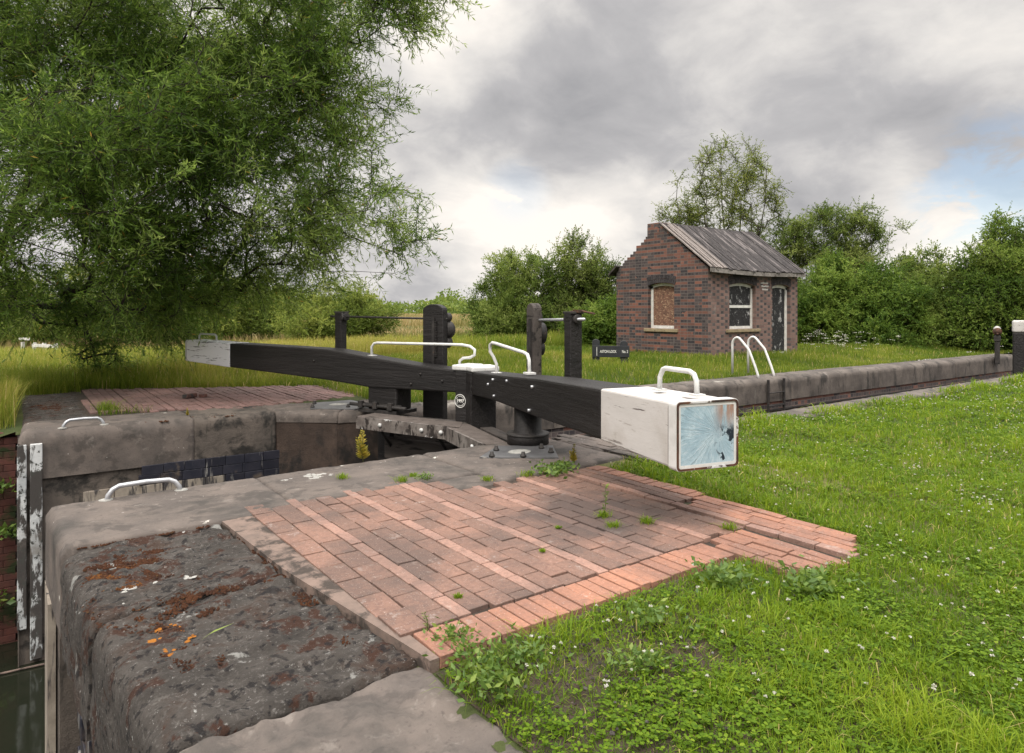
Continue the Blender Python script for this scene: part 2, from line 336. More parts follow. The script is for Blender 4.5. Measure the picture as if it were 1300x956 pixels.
M['batten']=weath('bare_grey_battens',(.3,.26,.24),(.17,.15,.14),7,.85,[((.05,.045,.04),10,.55,.65,(2,.4,.4),3,'n',.7)],((50,.4,.008),),(2,.4,.4),tint=.5)
M['fascia']=weath('weathered_fascia',(.26,.24,.22),(.12,.11,.1),8,.9,[((.04,.035,.03),9,.55,.65)],((50,.4,.008),))
M['signblack']=weath('black_sign_board',(.018,.02,.024),(.03,.032,.037),5,.6,[((.15,.15,.15),22,.68,.74)],((50,.3,.005),))
M['white']=weath('white_lettering',(.75,.75,.72),(.6,.6,.58),20,.6)
M['ground']=weath('turf_and_soil',(.035,.055,.014),(.06,.07,.022),1.3,1,[((.075,.055,.038),2.2,.62,.72,(1,1,1),3,'n',.6),((.2,.17,.07),.08,.5,.7,(1,1,1),6,'n',.7)],((30,.7,.03),))
M['soil']=weath('bare_soil',(.085,.062,.045),(.05,.036,.028),9,1,[((.03,.045,.012),5,.55,.66),((.2,.18,.15),60,.64,.7)],((40,.9,.03),))
M['bark']=weath('willow_bark',(.05,.04,.032),(.025,.021,.018),8,.95,[],((18,.9,.04),),(1,1,.3))
M['barkpale']=weath('pale_branch_bark',(.09,.085,.06),(.05,.045,.035),8,.95,[],((18,.9,.04),),(1,1,.3))
M['stem']=weath('green_stem',(.09,.11,.04),(.1,.08,.04),8,.8)

# ------------------------------------------------------------------ terrain
def patio_poly(): return [(1.22,4.62),(1.30,2.19),(3.11,2.19),(3.11,1.88),(3.30,1.84),(3.50,1.80),(3.56,1.84),(3.86,1.90),(3.95,2.0),(3.98,4.16),(2.7,4.2),(2.45,4.62)]
PATIO=patio_poly(); PATIO[0]=(1.20,4.62); PATIO[1]=(1.27,2.19)
FARPATIO=[(.85,13.3),(.78,10.2),(2.5,9.45),(4.5,9.9),(4.6,11.4)]
def inpoly(x,y,poly):
    c=False; n=len(poly)
    for i in range(n):
        x1,y1=poly[i]; x2,y2=poly[(i+1)%n]
        if (y1>y)!=(y2>y) and x<(x2-x1)*(y-y1)/(y2-y1)+x1: c=not c
    return c
def inpoly_np(X,Y,poly):
    c=np.zeros(len(X),bool); n=len(poly)
    for i in range(n):
        x1,y1=poly[i]; x2,y2=poly[(i+1)%n]
        if y1==y2: continue
        m=((y1>Y)!=(y2>Y))&(X<(x2-x1)*(Y-y1)/(y2-y1)+x1); c^=m
    return c
def smooth(a,b,x):
    t=np.clip((x-a)/(b-a),0,1); return t*t*(3-2*t)
def hz(u,v):
    u=np.asarray(u,float); v=np.asarray(v,float)
    z=.018*np.sin(u*2.1+v*1.3)+.02*np.sin(u*.7-v*.9+1)+.012*np.sin(u*5.1+2)*np.sin(v*4.3)
    z=z*np.where((v<7)&(u<5),.3,1.)-.04
    z=z-.02*smooth(1.45,1.3,u)*(v<7)
    far=v>7
    bank=np.where(far,.15*smooth(8.6,10.6,v)*smooth(4.5,8,u),0)
    dip=np.where(far,-.35*smooth(16,30,v),0)
    left=np.where(far&(u<.2),-.45*smooth(.2,-1.5,u)*smooth(13.5,9.6,v),0)
    roll=np.where(np.abs(v)+np.abs(u)>60,.6*np.sin(u*.02+v*.013),0)
    return z+bank+dip+left+roll
def grid(us,vs,skip=None):
    us=np.array(us);vs=np.array(vs); U,Vv=np.meshgrid(us,vs,indexing='ij'); Z=hz(U,Vv)
    V=np.stack([U.ravel(),Vv.ravel(),Z.ravel()],1); nv=len(vs); F=[]
    for i in range(len(us)-1):
        for j in range(nv-1):
            cu,cv=(us[i]+us[i+1])/2,(vs[j]+vs[j+1])/2
            if skip and skip(cu,cv): continue
            F.append((i*nv+j,(i+1)*nv+j,(i+1)*nv+j+1,i*nv+j+1))
    return V,np.array(F)
def rng(a,b,s): return list(np.arange(a,b,s))
us=[-700,-300,-120,-60,-30,-15]+rng(-8,.8,.4)+rng(.8,8,.2)+rng(8,30,.6)+[30,34,40,50,70,110,200,400,800]
vs=[-700,-300,-100,-40,-15,-6,-3,-1]+rng(0,4.8,.2)+[4.85,5.45,7.5,8.2,8.95]+rng(9.3,18,.3)+rng(18,40,1.)+[42,50,60,80,120,200,400,900]
us=sorted(set(round(float(x),3) for x in us)); vs=sorted(set(round(float(x),3) for x in vs))
def skip(u,v):
    if u<1.2 and v<4.85 and v>-6: return True
    if u<.0 and -6<v<9.5: return True
    if u<.8 and -6<v<9.3: return True          # canal below the lock and its tail
    if 4.85<v<8.2 and u<26: return True        # the chamber itself
    if v>=8.2 and v<9.3 and u<4.4: return True
    return False
V,F=grid(us,vs,skip)
g=npmesh('ground',V,F4=F,mats=M['ground'],smooth=True); tag(g,kind='structure')
# canal water: below the lock, and the tail
w=MB(); w.add([(-90,-6.2,-2.5),(26,-6.2,-2.5),(26,9.8,-2.5),(-90,9.8,-2.5)],[(0,1,2,3)]); tag(w.build('water',M['water']),kind='structure')

# ------------------------------------------------------------------ sheets of concrete
def fnoise(x,y,s,seed=0): return mn.noise(Vector((x*s+seed,y*s-seed,seed*.7)))
def stone(name,quad,top,depth,r,mat,parent,res=.025,amp=.004,round_edges=(1,1,1,1),label=None,nsc=9,seed=0,ns2=40):
    """a worn stone block: quad corners in plan, rounded arrises, noise on the top and on the sides"""
    a,b,c,d=[Vector((p[0],p[1])) for p in quad]
    nu=max(4,int((b-a).length/res)); nv=max(4,int((d-a).length/res))
    vs=[];fs=[]
    lu=(b-a).length; lv=(d-a).length
    for i in range(nu+1):
        for j in range(nv+1):
            s,t=i/nu,j/nv
            p=a*(1-s)*(1-t)+b*s*(1-t)+c*s*t+d*(1-s)*t
            dist=[t*lv,(1-s)*lu,(1-t)*lv,s*lu]; drop=0
            for k in range(4):
                rr=r*round_edges[k] if round_edges[k] else .012
                if dist[k]<rr: q=1-dist[k]/rr; drop+=rr*(1-math.sqrt(max(0,1-q*q)))*.93
            z=top-drop+fnoise(p.x,p.y,nsc,seed)*amp*2+fnoise(p.x,p.y,ns2,seed+3)*amp
            vs.append((p.x,p.y,z))
    for i in range(nu):
        for j in range(nv):
            o=i*(nv+1)+j; fs.append((o,o+nv+1,o+nv+2,o+1))
    per=[i*(nv+1) for i in range(nu+1)]+[nu*(nv+1)+j for j in range(1,nv+1)]+[i*(nv+1)+nv for i in range(nu-1,-1,-1)]+[j for j in range(nv-1,0,-1)]
    cen=(a+b+c+d)/4; levels=max(2,int(depth/.06)); prev=per
    for L in range(1,levels+1):
        z=top-r-(depth-r)*L/levels; new=[]
        for q in per:
            x,y,_=vs[q]; out=Vector((x-cen.x,y-cen.y)).normalized()*fnoise(x+y,z,7,seed+5)*amp*2.2
            new.append(len(vs)); vs.append((x+out.x,y+out.y,z))
        m=len(per)
        for k in range(m): fs.append((prev[k],new[k],new[(k+1)%m],prev[(k+1)%m]))
        prev=new
    mb=MB(); mb.add(vs,fs,0,True); o=mb.build(name,mat,parent)
    # make sure normals point outwards
    bm=bmesh.new(); bm.from_mesh(o.data); bmesh.ops.recalc_face_normals(bm,faces=bm.faces); bm.to_mesh(o.data); bm.free()
    if label: o['label']=label
    return o

# sub-base that shows between stones and paving
ap=MB(); ap.prism([(1.29,2.23),(3.12,2.23),(3.13,1.92),(3.5,1.86),(3.9,1.96),(3.98,4.3),(4.75,4.7),(1.0,4.7)],-.3,-.022); tag(ap.build('paving_bed',M['joint']),kind='structure')
mt=MB(); mt.prism([(1.03,4.58),(1.095,3.46),(1.245,2.30),(1.25,2.22),(1.29,2.22),(1.262,3.4),(1.235,4.58)],-.2,-.009); tag(mt.build('mortar_strip',M['mortar']),kind='structure')

# near side: tail wall with coping, wing wall running back towards the viewer
nw=empty('lock_wall',(.2,5.4,-2.5),0,'near side lock wall of the chamber tail, with worn brown concrete coping and rounded white-edged corner','wall')
def rel(o,root):   # parent keeping world placement
    o.parent=root; o.matrix_parent_inverse=Matrix.Translation(root.location).inverted() if root.rotation_euler.z==0 else root.matrix_basis.inverted()
    return o
rel(stone('coping_stone',[(.20,4.46),(1.52,4.46),(1.52,5.50),(.16,5.50)],0,.5,.06,M['concrete'],None,.03,.003,(0,0,1,1)),nw)
rel(stone('coping_stone',[(1.523,4.56),(3.0,4.56),(3.0,5.50),(1.523,5.50)],-.002,.5,.05,M['concrete'],None,.04,.003,(0,0,1,0),seed=4),nw)
b=MB(); b.prism([(.215,4.9),(3.,4.9),(3.6,4.9),(3.6,5.42),(.19,5.47)],-4,-.45); rel(b.build('wall_face',M['wallconc']),nw)
b=MB(); b.bb(.158,.20,5.02,5.49,-3.6,-.5); rel(b.build('quoin_stone',M['palestone']),nw)
ww=empty('wing_wall',(.35,2.5,-2.5),0,'wing wall of gritty dark stone blocks with red-brown moss, nearest the viewer','wall')
sl=[([(.25,3.42),(1.09,3.47),(1.03,4.49),(.20,4.45)],11),([(.35,2.30),(1.25,2.30),(1.10,3.455),(.265,3.405)],23),([(.46,1.30),(1.27,1.30),(1.26,2.285),(.365,2.285)],37)]
for i,(q,sd) in enumerate(sl):
    o=stone('coping_stone',q,-.028-.012*i,.52,.10 if i<2 else .06,M['slab'] if i<2 else M['concrete'],None,.014,.011,(.25,.25,.25,1),seed=sd,nsc=9,ns2=27); rel(o,ww)
rel(stone('coping_stone',[(.57,-.2),(1.30,-.2),(1.27,1.28),(.47,1.28)],-.05,.5,.12,M['slab'],None,.03,.007,(.3,.3,.3,1),seed=51),ww)
bw=MB(); bw.prism([(.34,4.44),(.62,-.4),(1.3,-.4),(1.1,4.44)],-4,-.5); rel(bw.build('wall_face',M['bluebrick']),ww)
bw=MB()
z=-.56
for k in range(14):
    v=4.40-(k%2)*.11
    while v>-.3:
        u0=.28+(.075)*(4.44-v)
        bw.box((u0+.05,v-.12,z-.062),(.12,.232,.118),rot=.0,m=0)
        v-=.24
    z-=.13
rel(bw.build('facing_bricks',M['bluebrick'],bevel=.006),ww)

# concrete apron around the near gate heel
ap=stone('concrete_apron',[(3.003,4.24),(4.42,4.30),(4.42,5.47),(3.003,5.50)],-.001,.4,.03,M['concrete'],None,.04,.003,(0,0,1,0),seed=6); tag(ap,kind='structure')
ap=stone('concrete_apron',[(2.47,4.22),(3.0,4.22),(3.0,4.555),(2.47,4.555)],-.004,.2,.01,M['concrete'],None,.05,.002,(0,0,0,0),seed=16); tag(ap,kind='structure')

# ------------------------------------------------------------------ brick paving (each paver modelled, one mesh per pavement)
def paver(mb,cx,cy,lx,ly,m,z=0):
    rot=Matrix.Rotation(random.gauss(0,.012),3,'Z')@Matrix.Rotation(random.gauss(0,.009),3,'X')@Matrix.Rotation(random.gauss(0,.011),3,'Y')
    mb.box((cx,cy,-.025+z+random.gauss(0,.0022)),(lx-.007+random.gauss(0,.001),ly-.007,.05),rot,m,random.random())
pv=MB()
stripes=[1.545,1.955,2.365,2.775,3.185]; T=.072
for s_ in stripes:                                  # header stripes running across
    v=2.45
    while v<4.75:
        uu=s_+.012*(v-3)* -1
        if inpoly(uu,v+.11,PATIO) : paver(pv,uu,v+.11,T,.222,1)
        v+=.222
cols=[]
edges=[1.235]+stripes+[3.56]
for i in range(len(edges)-1):
    a=edges[i]+(T/2 if i else 0); bq=edges[i+1]-T/2; n=3 if i else 2
    for k in range(n): cols.append((a+(bq-a)*(k+.5)/n,(bq-a)/n))
for ci,(cu,wd) in enumerate(cols):
    v=2.445-(ci*.093)%.222
    while v<4.8:
        lo=max(v,2.445); hi=v+.222
        if hi-lo>.05:
            uu=cu-.012*(v-3); vv=(lo+hi)/2
            if inpoly(uu,vv,PATIO) and not (uu>3.1 and vv<2.46): paver(pv,uu,vv,wd,hi-lo,0)
        v+=.222
u=1.325
while u<3.12:                                       # soldier border along the front
    paver(pv,u,2.325,T,.225,2); u+=T+.001
# right-hand end: rows on edge with a foothold groove, and soldiers along the outer edge
rows=[(3.15,1.86,2.44),(3.225,1.83,2.44),(3.30,1.80,2.44),(3.375,1.78,2.44),(3.45,1.78,2.44),(3.60,1.80,3.05),(3.675,1.80,3.05),(3.75,1.84,3.05),(3.825,1.86,3.05),(3.90,1.92,3.05),(3.60,3.05,4.17)]
for (ru,v0,v1) in rows:
    v=v0+random.random()*.08
    while v+.1<v1:
        L=min(.222,v1-v); paver(pv,ru-.012*(v-3)*0,v+L/2,T,L,1 if ru in(3.6,) else 2,.004 if 3.55<ru<3.7 and v<2.9 else 0); v+=L
for ru in (3.685,3.775):
    v=3.05
    while v<4.1: paver(pv,ru,v+.11,.085,.222,0); v+=.222
v=3.07
while v<4.17: paver(pv,3.90,v+.035,.155,T,2); v+=T+.002
tag(pv.build('brick_pavement',[M['pave_field'],M['pave_stripe'],M['pave_border']],bevel=.0022,seg=1),kind='structure')
# small strip of grey setts beside the near beam
st=MB()
for i in range(7):
    for j in range(3):
        paver(st,4.52+j*.115,4.05+i*.2+(j%2)*.1-.0,.11,.195,0)
tag(st.build('sett_pavement',M['concrete'],bevel=.003,seg=1),kind='structure')
sb=MB(); sb.prism([(4.425,3.95),(4.84,3.95),(4.84,5.05),(4.425,5.05)],-.3,-.02); tag(sb.build('paving_bed',M['joint']),kind='structure')
# far-side paving, laid in bands across
fp=MB(); u=.5; r_=0
while u<4.9:
    r_+=1; wd_=.104; v=9.2-(r_*.093)%.222
    while v<13.6:
        if inpoly(u,v+.1,FARPATIO): paver(fp,u,v+.111,wd_-(.012 if r_%4==0 else 0),.222,0)
        v+=.222
    u+=wd_+(.012 if r_%4==0 else 0)
fpo=fp.build('brick_pavement',M['pave_far'],bevel=.0022,seg=1); tag(fpo,kind='structure')
fb=MB(); fb.prism([(.70,13.4),(.7,9.9),(4.7,9.3),(4.75,11.5)],-.3,-.02); tag(fb.build('paving_bed',M['joint']),kind='structure')

# ------------------------------------------------------------------ far side walls
fw=empty('lock_wall',(0,9,-2.5),0,'far side lock wall with a flaking white strip at its end and blue brick bands','wall')
rel(stone('coping_stone',[(.02,8.93),(1.75,8.90),(1.75,9.75),(.05,9.80)],0,.52,.10,M['concrete'],None,.035,.004,(1,0,0,1),seed=61),fw)
rel(stone('coping_stone',[(.05,9.805),(.76,9.78),(.82,13.1),(.02,13.1)],-.02,.5,.08,M['slab'],None,.05,.006,(0,0,1,1),seed=66),fw)
rel(stone('coping_stone',[(1.753,8.90),(2.72,8.88),(2.72,9.62),(1.753,9.74)],-.003,.5,.06,M['wallconc'],None,.035,.004,(1,0,0,0),seed=62),fw)
rel(stone('coping_stone',[(2.723,8.88),(3.35,8.36),(4.1,9.4),(2.723,9.62)],-.003,.14,.05,M['concrete'],None,.035,.004,(1,0,0,0),seed=63),fw)
rel(stone('coping_stone',[(3.353,8.36),(4.15,8.12),(4.75,9.0),(4.103,9.4)],-.006,.14,.05,M['concrete'],None,.035,.004,(1,0,0,0),seed=64),fw)
# wall faces below the coping, panel by panel
def wallpanel(x0,y0,x1,y1,z0,z1,mat,name='wall_face',t=.6):
    dx,dy=x1-x0,y1-y0; L=math.hypot(dx,dy); nx,ny=-dy/L,dx/L
    m=MB(); m.prism([(x0,y0),(x1,y1),(x1+nx*t,y1+ny*t),(x0+nx*t,y0+ny*t)],z0,z1); return m.build(name,mat)
rel(wallpanel(.03,8.96,1.20,8.945,-4,-.5,M['wallconc']),fw)
rel(wallpanel(2.72,8.90,3.35,8.38,-4,-.135,M['wallbrown']),fw)
rel(wallpanel(3.352,8.379,4.2,8.10,-4,-.138,M['wallbrown']),fw)
rel(wallpanel(1.205,8.99,2.715,8.94,-4,-.505,M['joint']),fw)
# courses of blue brick and pale stone, modelled
bl=MB(); ps=MB()
for k in range(18):
    z=-.56-k*.115; u=1.19-(k%2)*.03
    while u<2.70:
        L=.23
        pale=(k in (2,3,7,8,9)) and (u<1.9 or (k in(3,8) and u<2.2))
        (ps if pale else bl).box((u+.11,8.945-.02*(u-1.2),z+random.gauss(0,.001)),(L-.004,.1+random.gauss(0,.003),.111),rot=-.012)
        u+=L
rel(bl.build('blue_brick_courses',M['bluebrick'],bevel=.004),fw); rel(ps.build('pale_stone_courses',M['palestone'],bevel=.004),fw)
ps=MB()
for k in range(10):
    u=.55+(k%2)*.12
    if k in(1,2,5,6,7):
        while u<1.18: ps.box((u+.09,8.955,-.62-k*.2),(.30,.03,.19)); u+=.31
rel(ps.build('pale_stone_courses',M['palestone'],bevel=.01),fw)
# white painted strips with a stop-plank groove between
for a_,b_,zb_ in((.012,.095,-2.1),(.125,.235,-2.45)):
    s1=MB(); s1.bb(a_,b_,8.895,8.96,zb_,-.13); rel(s1.build('painted_strip',M['whitestain'],bevel=.008),fw)
s1=MB(); s1.bb(.02,.03,8.93,9.6,-3,-.12); rel(s1.build('end_face',M['wallconc']),fw)
# brick wing wall beyond the far tail
w2=empty('wing_wall',(-1,9.5,-2.5),0,'mossy red brick wing wall at the far left, below the grass bank','wall')
m=MB()
for k in range(34):
    z=-.15-k*.078; u=.113-(k%2)*.11
    while u>-6 and z> -2.8:
        zt=-.1+.12*u
        if z<zt: m.box((u-.11,9.75-.03*u,z-.036),(.222,.2,.074),rot=-.03)
        u-=.225
rel(m.build('brick_courses',M['redbrickwet'],bevel=.004,seg=1),w2)
m=MB(); m.slabpoly([(.02,9.80,-4),(-6,9.98,-4),(-6,9.98,-.80),(.02,9.80,-.10)],(0,.5,0)); rel(m.build('wall_core',M['redbrickwet']),w2)

# chamber, far side
cw=empty('lock_wall',(4.3,8,-2.5),0,'long chamber wall beside the brick hut, thick stained concrete coping over red brick courses','wall')
CH=[(4.15,8.12),(6.5,7.78),(9.5,7.62),(12.5,7.58),(16,7.52),(20,7.45),(24.2,7.36)]
for i in range(len(CH)-1):
    (x0,y0),(x1,y1)=CH[i],CH[i+1]
    o=stone('coping_stone',[(x0+.003,y0),(x1-.003,y1),(x1-.003,y1+.62),(x0+.003,y0+.62)],.0+.004*(i%2),.46,.07,M['chamber_coping'],None,.09,.006,(1,0,0,0),seed=70+i); rel(o,cw)
    rel(wallpanel(x0,y0+.03,x1,y1+.03,-4,-.455,M['brick_lock_x'],'brick_face'),cw)
    m=MB(); L=math.hypot(x1-x0,y1-y0); ang=math.atan2(y1-y0,x1-x0)
    m.box(((x0+x1)/2,(y0+y1)/2-.01,-.62),(L-.01,.05,.03),rot=ang); rel(m.build('timber_fender',M['iron']),cw)
# chamber, near side
cn=empty('lock_wall',(4.5,5,-2.5),0,'near chamber wall with a narrow grey coping edged by lawn','wall')
NX=[4.86,7,9.5,12.5,16,20,24.4]
for i in range(len(NX)-1):
    o=stone('coping_stone',[(NX[i]+.003,4.60),(NX[i+1]-.003,4.60),(NX[i+1]-.003,5.09),(NX[i]+.003,5.09)],0,.4,.05,M['chamber_coping'],None,.07,.004,(0,0,1,0),seed=80+i); rel(o,cn)
m=MB(); m.bb(4.45,24.4,4.66,5.03,-4,-.39); rel(m.build('brick_face',M['brick_lock_x']),cn)
m=MB(); m.prism([(3.62,4.9),(4.45,4.9),(4.45,5.05),(4.2,5.25),(3.9,5.38),(3.62,5.42)],-4,-.40); rel(m.build('quoin',M['wallbrown']),cn)
rel(stone('coping_stone',[(4.423,4.62),(4.857,4.62),(4.857,5.12),(4.423,5.30)],-.003,.4,.04,M['concrete'],None,.05,.003,(0,0,1,0),seed=90),cn)

# ------------------------------------------------------------------ lock gates
MP=(3.4*HC,5.15*HC)         # where the gates meet
def gate(near):
    sg=-1 if near else 1; a=R(14 if near else 22)
    d=(-math.sin(a),sg*math.cos(a)); rz=math.atan2(d[1],d[0])
    # local: x along the beam from the mitre outwards, S*y downstream
    S=-1 if near else 1
    lab='near lock gate, short black balance beam with big white end and blue end grain' if near else 'far lock gate, long black balance beam with small white tip and round 1997 mark'
    root=empty('lock_gate',(MP[0],MP[1],0),rz,lab,'lock gate','pair of lock gates')
    def bx(mb,x0,x1,y0,y1,z0,z1): mb.bb(x0,x1,S*y0,S*y1,z0,z1); return mb
    # balance beam: profile (x, top, bottom, half thickness)
    prof=([(.12,.60,.335,.15),(.93,.635,.365,.17),(2.1,.70,.355,.19),(3.255,.732,.36,.203)],[(3.255,.735,.357,.206),(4.13,.748,.347,.222)]) if near else \
         ([(.22,.60,.335,.14),(.9,.640,.325,.15),(1.54,.70,.312,.16),(2.37,.785,.372,.17),(4.42,.814,.455,.18)],[(4.42,.817,.452,.183),(5.50,.838,.508,.185)])
    def loft(pr,name,mat,bev):
        vs=[];fs=[]
        for x,t,b_,h in pr: vs+=[(x,-h,b_),(x,h,b_),(x,h,t),(x,-h,t)]
        for i in range(len(pr)-1):
            o=i*4
            for k in range(4): fs.append((o+k,o+(k+1)%4,o+4+(k+1)%4,o+4+k))
        n=(len(pr)-1)*4; fs+=[(3,2,1,0),(n,n+1,n+2,n+3)]
        m=MB(); m.add(vs,fs); o=m.build(name,mat,None,bevel=bev); 
        bm=bmesh.new(); bm.from_mesh(o.data); bmesh.ops.recalc_face_normals(bm,faces=bm.faces); bm.to_mesh(o.data); bm.free()
        return o
    beam=loft(prof[0],'balance_beam',M['blackpaint'],.02); beam.parent=root
    tip=loft(prof[1],'beam_end',M['whitepaint'] if near else M['whitefar'],.014); tip.parent=root
    tip['label']='white painted beam end with cracks in the timber'
    x1,t1,b1,h1=prof[1][-1]
    # steel strap frame around the end
    def rrect(h,zb,zt,rad,n=5):
        pts=[]
        for cx,cz,a0 in((h-rad,zt-rad,0),(-h+rad,zt-rad,90),(-h+rad,zb+rad,180),(h-rad,zb+rad,270)):
            for k in range(n+1):
                an=R(a0+90*k/n); pts.append((cx+rad*math.cos(an),cz+rad*math.sin(an)))
        return pts
    def ring(x0,x1_,h,zb,zt,th,rad,name,mat,par):
        o_=rrect(h,zb,zt,rad); i_=rrect(h-th,zb+th,zt-th,max(rad-th*.6,.006)); n=len(o_); vs=[];fs=[]
        for xx in(x0,x1_):
            vs+=[(xx,p,q) for p,q in o_]+[(xx,p,q) for p,q in i_]
        for k in range(n):
            k2=(k+1)%n
            fs+=[(k,k2,n+k2,n+k),(2*n+k,3*n+k,3*n+k2,2*n+k2),(k,2*n+k,2*n+k2,k2),(n+k,n+k2,3*n+k2,3*n+k)]
        m=MB(); m.add(vs,fs); return m.build(name,mat,par)
    if near:
        st=ring(x1,x1+.075,h1+.012,b1-.010,t1+.010,.035,.028,'end_strap',M['whitemetal'],root)
        ring(x1-.008,x1+.0,h1+.010,b1-.010,t1+.010,.02,.045,'strap_shadow_gap',M['rust'],st)  # dark rust-coloured ring stands in for the gap's shade behind the strap
        ring(x1+.075,x1+.082,h1+.006,b1-.006,t1+.006,.011,.026,'strap_rim',M['rustrim'],st)
        m=MB(); pr=rrect(h1-.012,b1+.012,t1-.012,.03); m.slabpoly([(x1+.004,p,q) for p,q in pr],(.070,0,0))
        e=m.build('end_grain',M['endgrain'],tip)
    else:
        m=MB(); ring(x1,x1+.02,h1+.004,b1-.004,t1+.004,.03,.04,'end_strap',M['whitemetal'],root)
        m.slabpoly([(x1+.001,p,q) for p,q in rrect(h1-.02,b1+.02,t1-.02,.03)],(.012,0,0)); m.build('end_grain',M['whitefar'],tip)
    # grab handle on the beam end
    hp=[(3.67,.76),(3.675,.85),(3.71,.905),(3.74,.915),(4.0,.915),(4.045,.90),(4.07,.86),(4.075,.77)] if near else [(5.02,.83),(5.025,.90),(5.06,.93),(5.44,.935),(5.47,.90),(5.475,.83)]
    y=-.02
    m=MB(); m.tube([(x,S*(y),z) for x,z in hp],.0165 if near else .014,10); o=m.build('grab_handle',M['whitemetal'],root)
    m=MB()
    for x,z in(hp[0],hp[-1]): m=MB(); m.box((x,S*y,z+.004),(.075,.075,.012)); m.build('handle_foot',M['whitemetal'],o)
    # handrail on the inner part of the beam
    if near: rp=[(.66,.02,.61),(.66,.02,.72),(.64,.05,.80),(.62,.08,.86),(.62,.08,.93),(.66,.07,.955),(.74,.06,.95),(1.38,-.0,.885),(1.46,-.0,.87),(1.50,-.0,.82),(1.51,0,.68)]
    else: rp=[(1.70,0,.70),(1.70,0,.83),(1.66,0,.875),(1.60,0,.885),(.24,0,.895),(.12,0,.88),(.05,0,.84),(.05,0,.78),(.12,0,.745),(.22,0,.735),(.27,0,.70),(.27,0,.60)]
    m=MB(); m.tube([(x,S*yy,z) for x,yy,z in rp],.0175,10); o=m.build('handrail',M['whitemetal'],root)
    m=MB()
    for x,yy,z in(rp[0],rp[-1]): m=MB(); m.box((x,S*yy,z+.012),(.11,.09,.018)); m.build('rail_foot',M['whitemetal'],o)
    # posts
    m=MB(); bx(m,.015,.215,-.15,.17,-3.7,.595); mp=m.build('mitre_post',M['blackpaint'],root,bevel=.015)
    m=MB(); bx(m,-.02 if near else .03,.27,-.17,.17,.598,.665); m.build('post_cap',M['whitemetal'],mp,bevel=.022,seg=3)
    if near:
        m=MB(); m.lathe((1.47,0,0),[(.205,.0),(.205,.085),(.195,.10),(.150,.105),(.145,.12),(.135,.125),(.135,.37)],28); m.build('heel_post',M['blackpaint'],root)
        m=MB(); m.lathe((1.47,0,0),[(.205,.088),(.212,.092),(.212,.106),(.150,.112)],28); m.build('heel_collar',M['iron'],root)
        m=MB(); bx(m,1.25,1.5,-.12,.10,-3.7,-.0); m.build('heel_timber',M['blackpaint'],root)
    else:
        m=MB(); bx(m,1.15,1.64,-.16,.14,.03,.36); m.build('heel_post',M['blackpaint'],root,bevel=.03)
        m=MB(); bx(m,1.05,1.78,.145,.165,.06,.12); bx(m,1.1,1.75,-.2,.2,-.0,.045); m.tube([(.95,S*.19,.09),(1.9,S*.19,.09)],.022); 
        for k in(1.2,1.45,1.7): m.box((k,S*.2,.1),(.07,.05,.09))
        m.build('heel_collar',M['iron'],root,bevel=.004)
        m=MB(); bx(m,1.3,1.5,-.12,.10,-3.7,-.0); m.build('heel_timber',M['blackpaint'],root)
    # the leaf: framed planks below walkway level
    m=MB()
    for k in range(6): bx(m,.22+k*.175,.22+k*.175+.17,-.10,.06,-3.7,-.04)
    m.build('gate_leaf',M['oldtimber'],root,bevel=.006)
    for z_ in(-.55,-1.5): m=MB(); bx(m,.2,1.3,.06,.2,z_,z_+.25); m.build('leaf_rail',M['oldtimber'],root,bevel=.012)
    # walkway
    m=MB(); 
    if near: m.prism([(-.10,S*.172),(1.36,S*.172),(1.36,S*.40),(.10,S*.46),(-.06,S*.44)],-.07,.0)
    else: m.prism([(.08,S*.20),(1.46,S*.20),(1.46,S*.50),(-.10,S*.50)],-.06,.005)
    wk=m.build('walkway_plank',M['deck'],root,bevel=.006)
    m=MB()
    if near: m.prism([(.11,S*.462),(1.36,S*.402),(1.36,S*.43),(.08,S*.49)],-.15,.0)
    else: m.prism([(-.09,S*.502),(1.46,S*.502),(1.46,S*.53),(-.11,S*.53)],-.145,.0)
    m.build('walkway_edge',M['edgestain'],wk)
    m=MB()
    for x in((.35,1.1) if near else (.12,.4,1.05)): m.lathe((0,0,0),[(.026,0),(.026,.02),(.012,.028)],12); n=36; 
    for x in((.5,1.1) if near else (.14,.42,1.06)):
        yy=S*(.445 if near else .53)
        bolts=MB(); bolts.tube([(x,yy,-.07),(x,yy+S*.02,-.07)],.024,10); bolts.build('bolt',M['whitemetal'],wk)
    m=MB()
    for x in (.3,1.2): m=MB(); m.tube([(x,S*.1,-.5),(x,S*.45,-.08)],.018,8); m.build('bracket',M['iron'],wk)
    # paddle gear: flat post on the leaf with a toothed rack, bearing post out along the beam, spindle between
    y0,y1=-.33,-.23
    if near: px0,px1=.90,1.09; bx0=1.80; ptop=1.385; 
    else: px0,px1=.70,1.03; bx0=2.50; ptop=1.39
    vs=[(px0,S*y0,-1.2),(px1,S*y0,-1.2)]; n=9; c=(px0+px1)/2; hw=(px1-px0)/2
    arc=[(c+hw*math.cos(R(180*k/n)), ptop-.075+.075*math.sin(R(180*k/n))) for k in range(n+1)]
    poly=[(px0,S*y0,-1.2),(px1,S*y0,-1.2)]+[(x,S*y0,z) for x,z in arc]
    m=MB(); m.slabpoly(poly,(0,S*(y1-y0),0)); pp=m.build('paddle_post',M['blackpaint'] if not near else M['oldtimber'],root,bevel=.012)
    m=MB(); rx=c-.02 if not near else c+.03
    bx(m,rx-.02,rx+.02,y1+.001,y1+.022,.55,1.22)
    for k in range(22): bx(m,rx-.055,rx-.02,y1+.001,y1+.02,.72+k*.021,.72+k*.021+.011)
    m.build('toothed_rack',M['iron'],pp)
    m=MB()   # cast gear housing seen behind the post
    gx=px0-.0; 
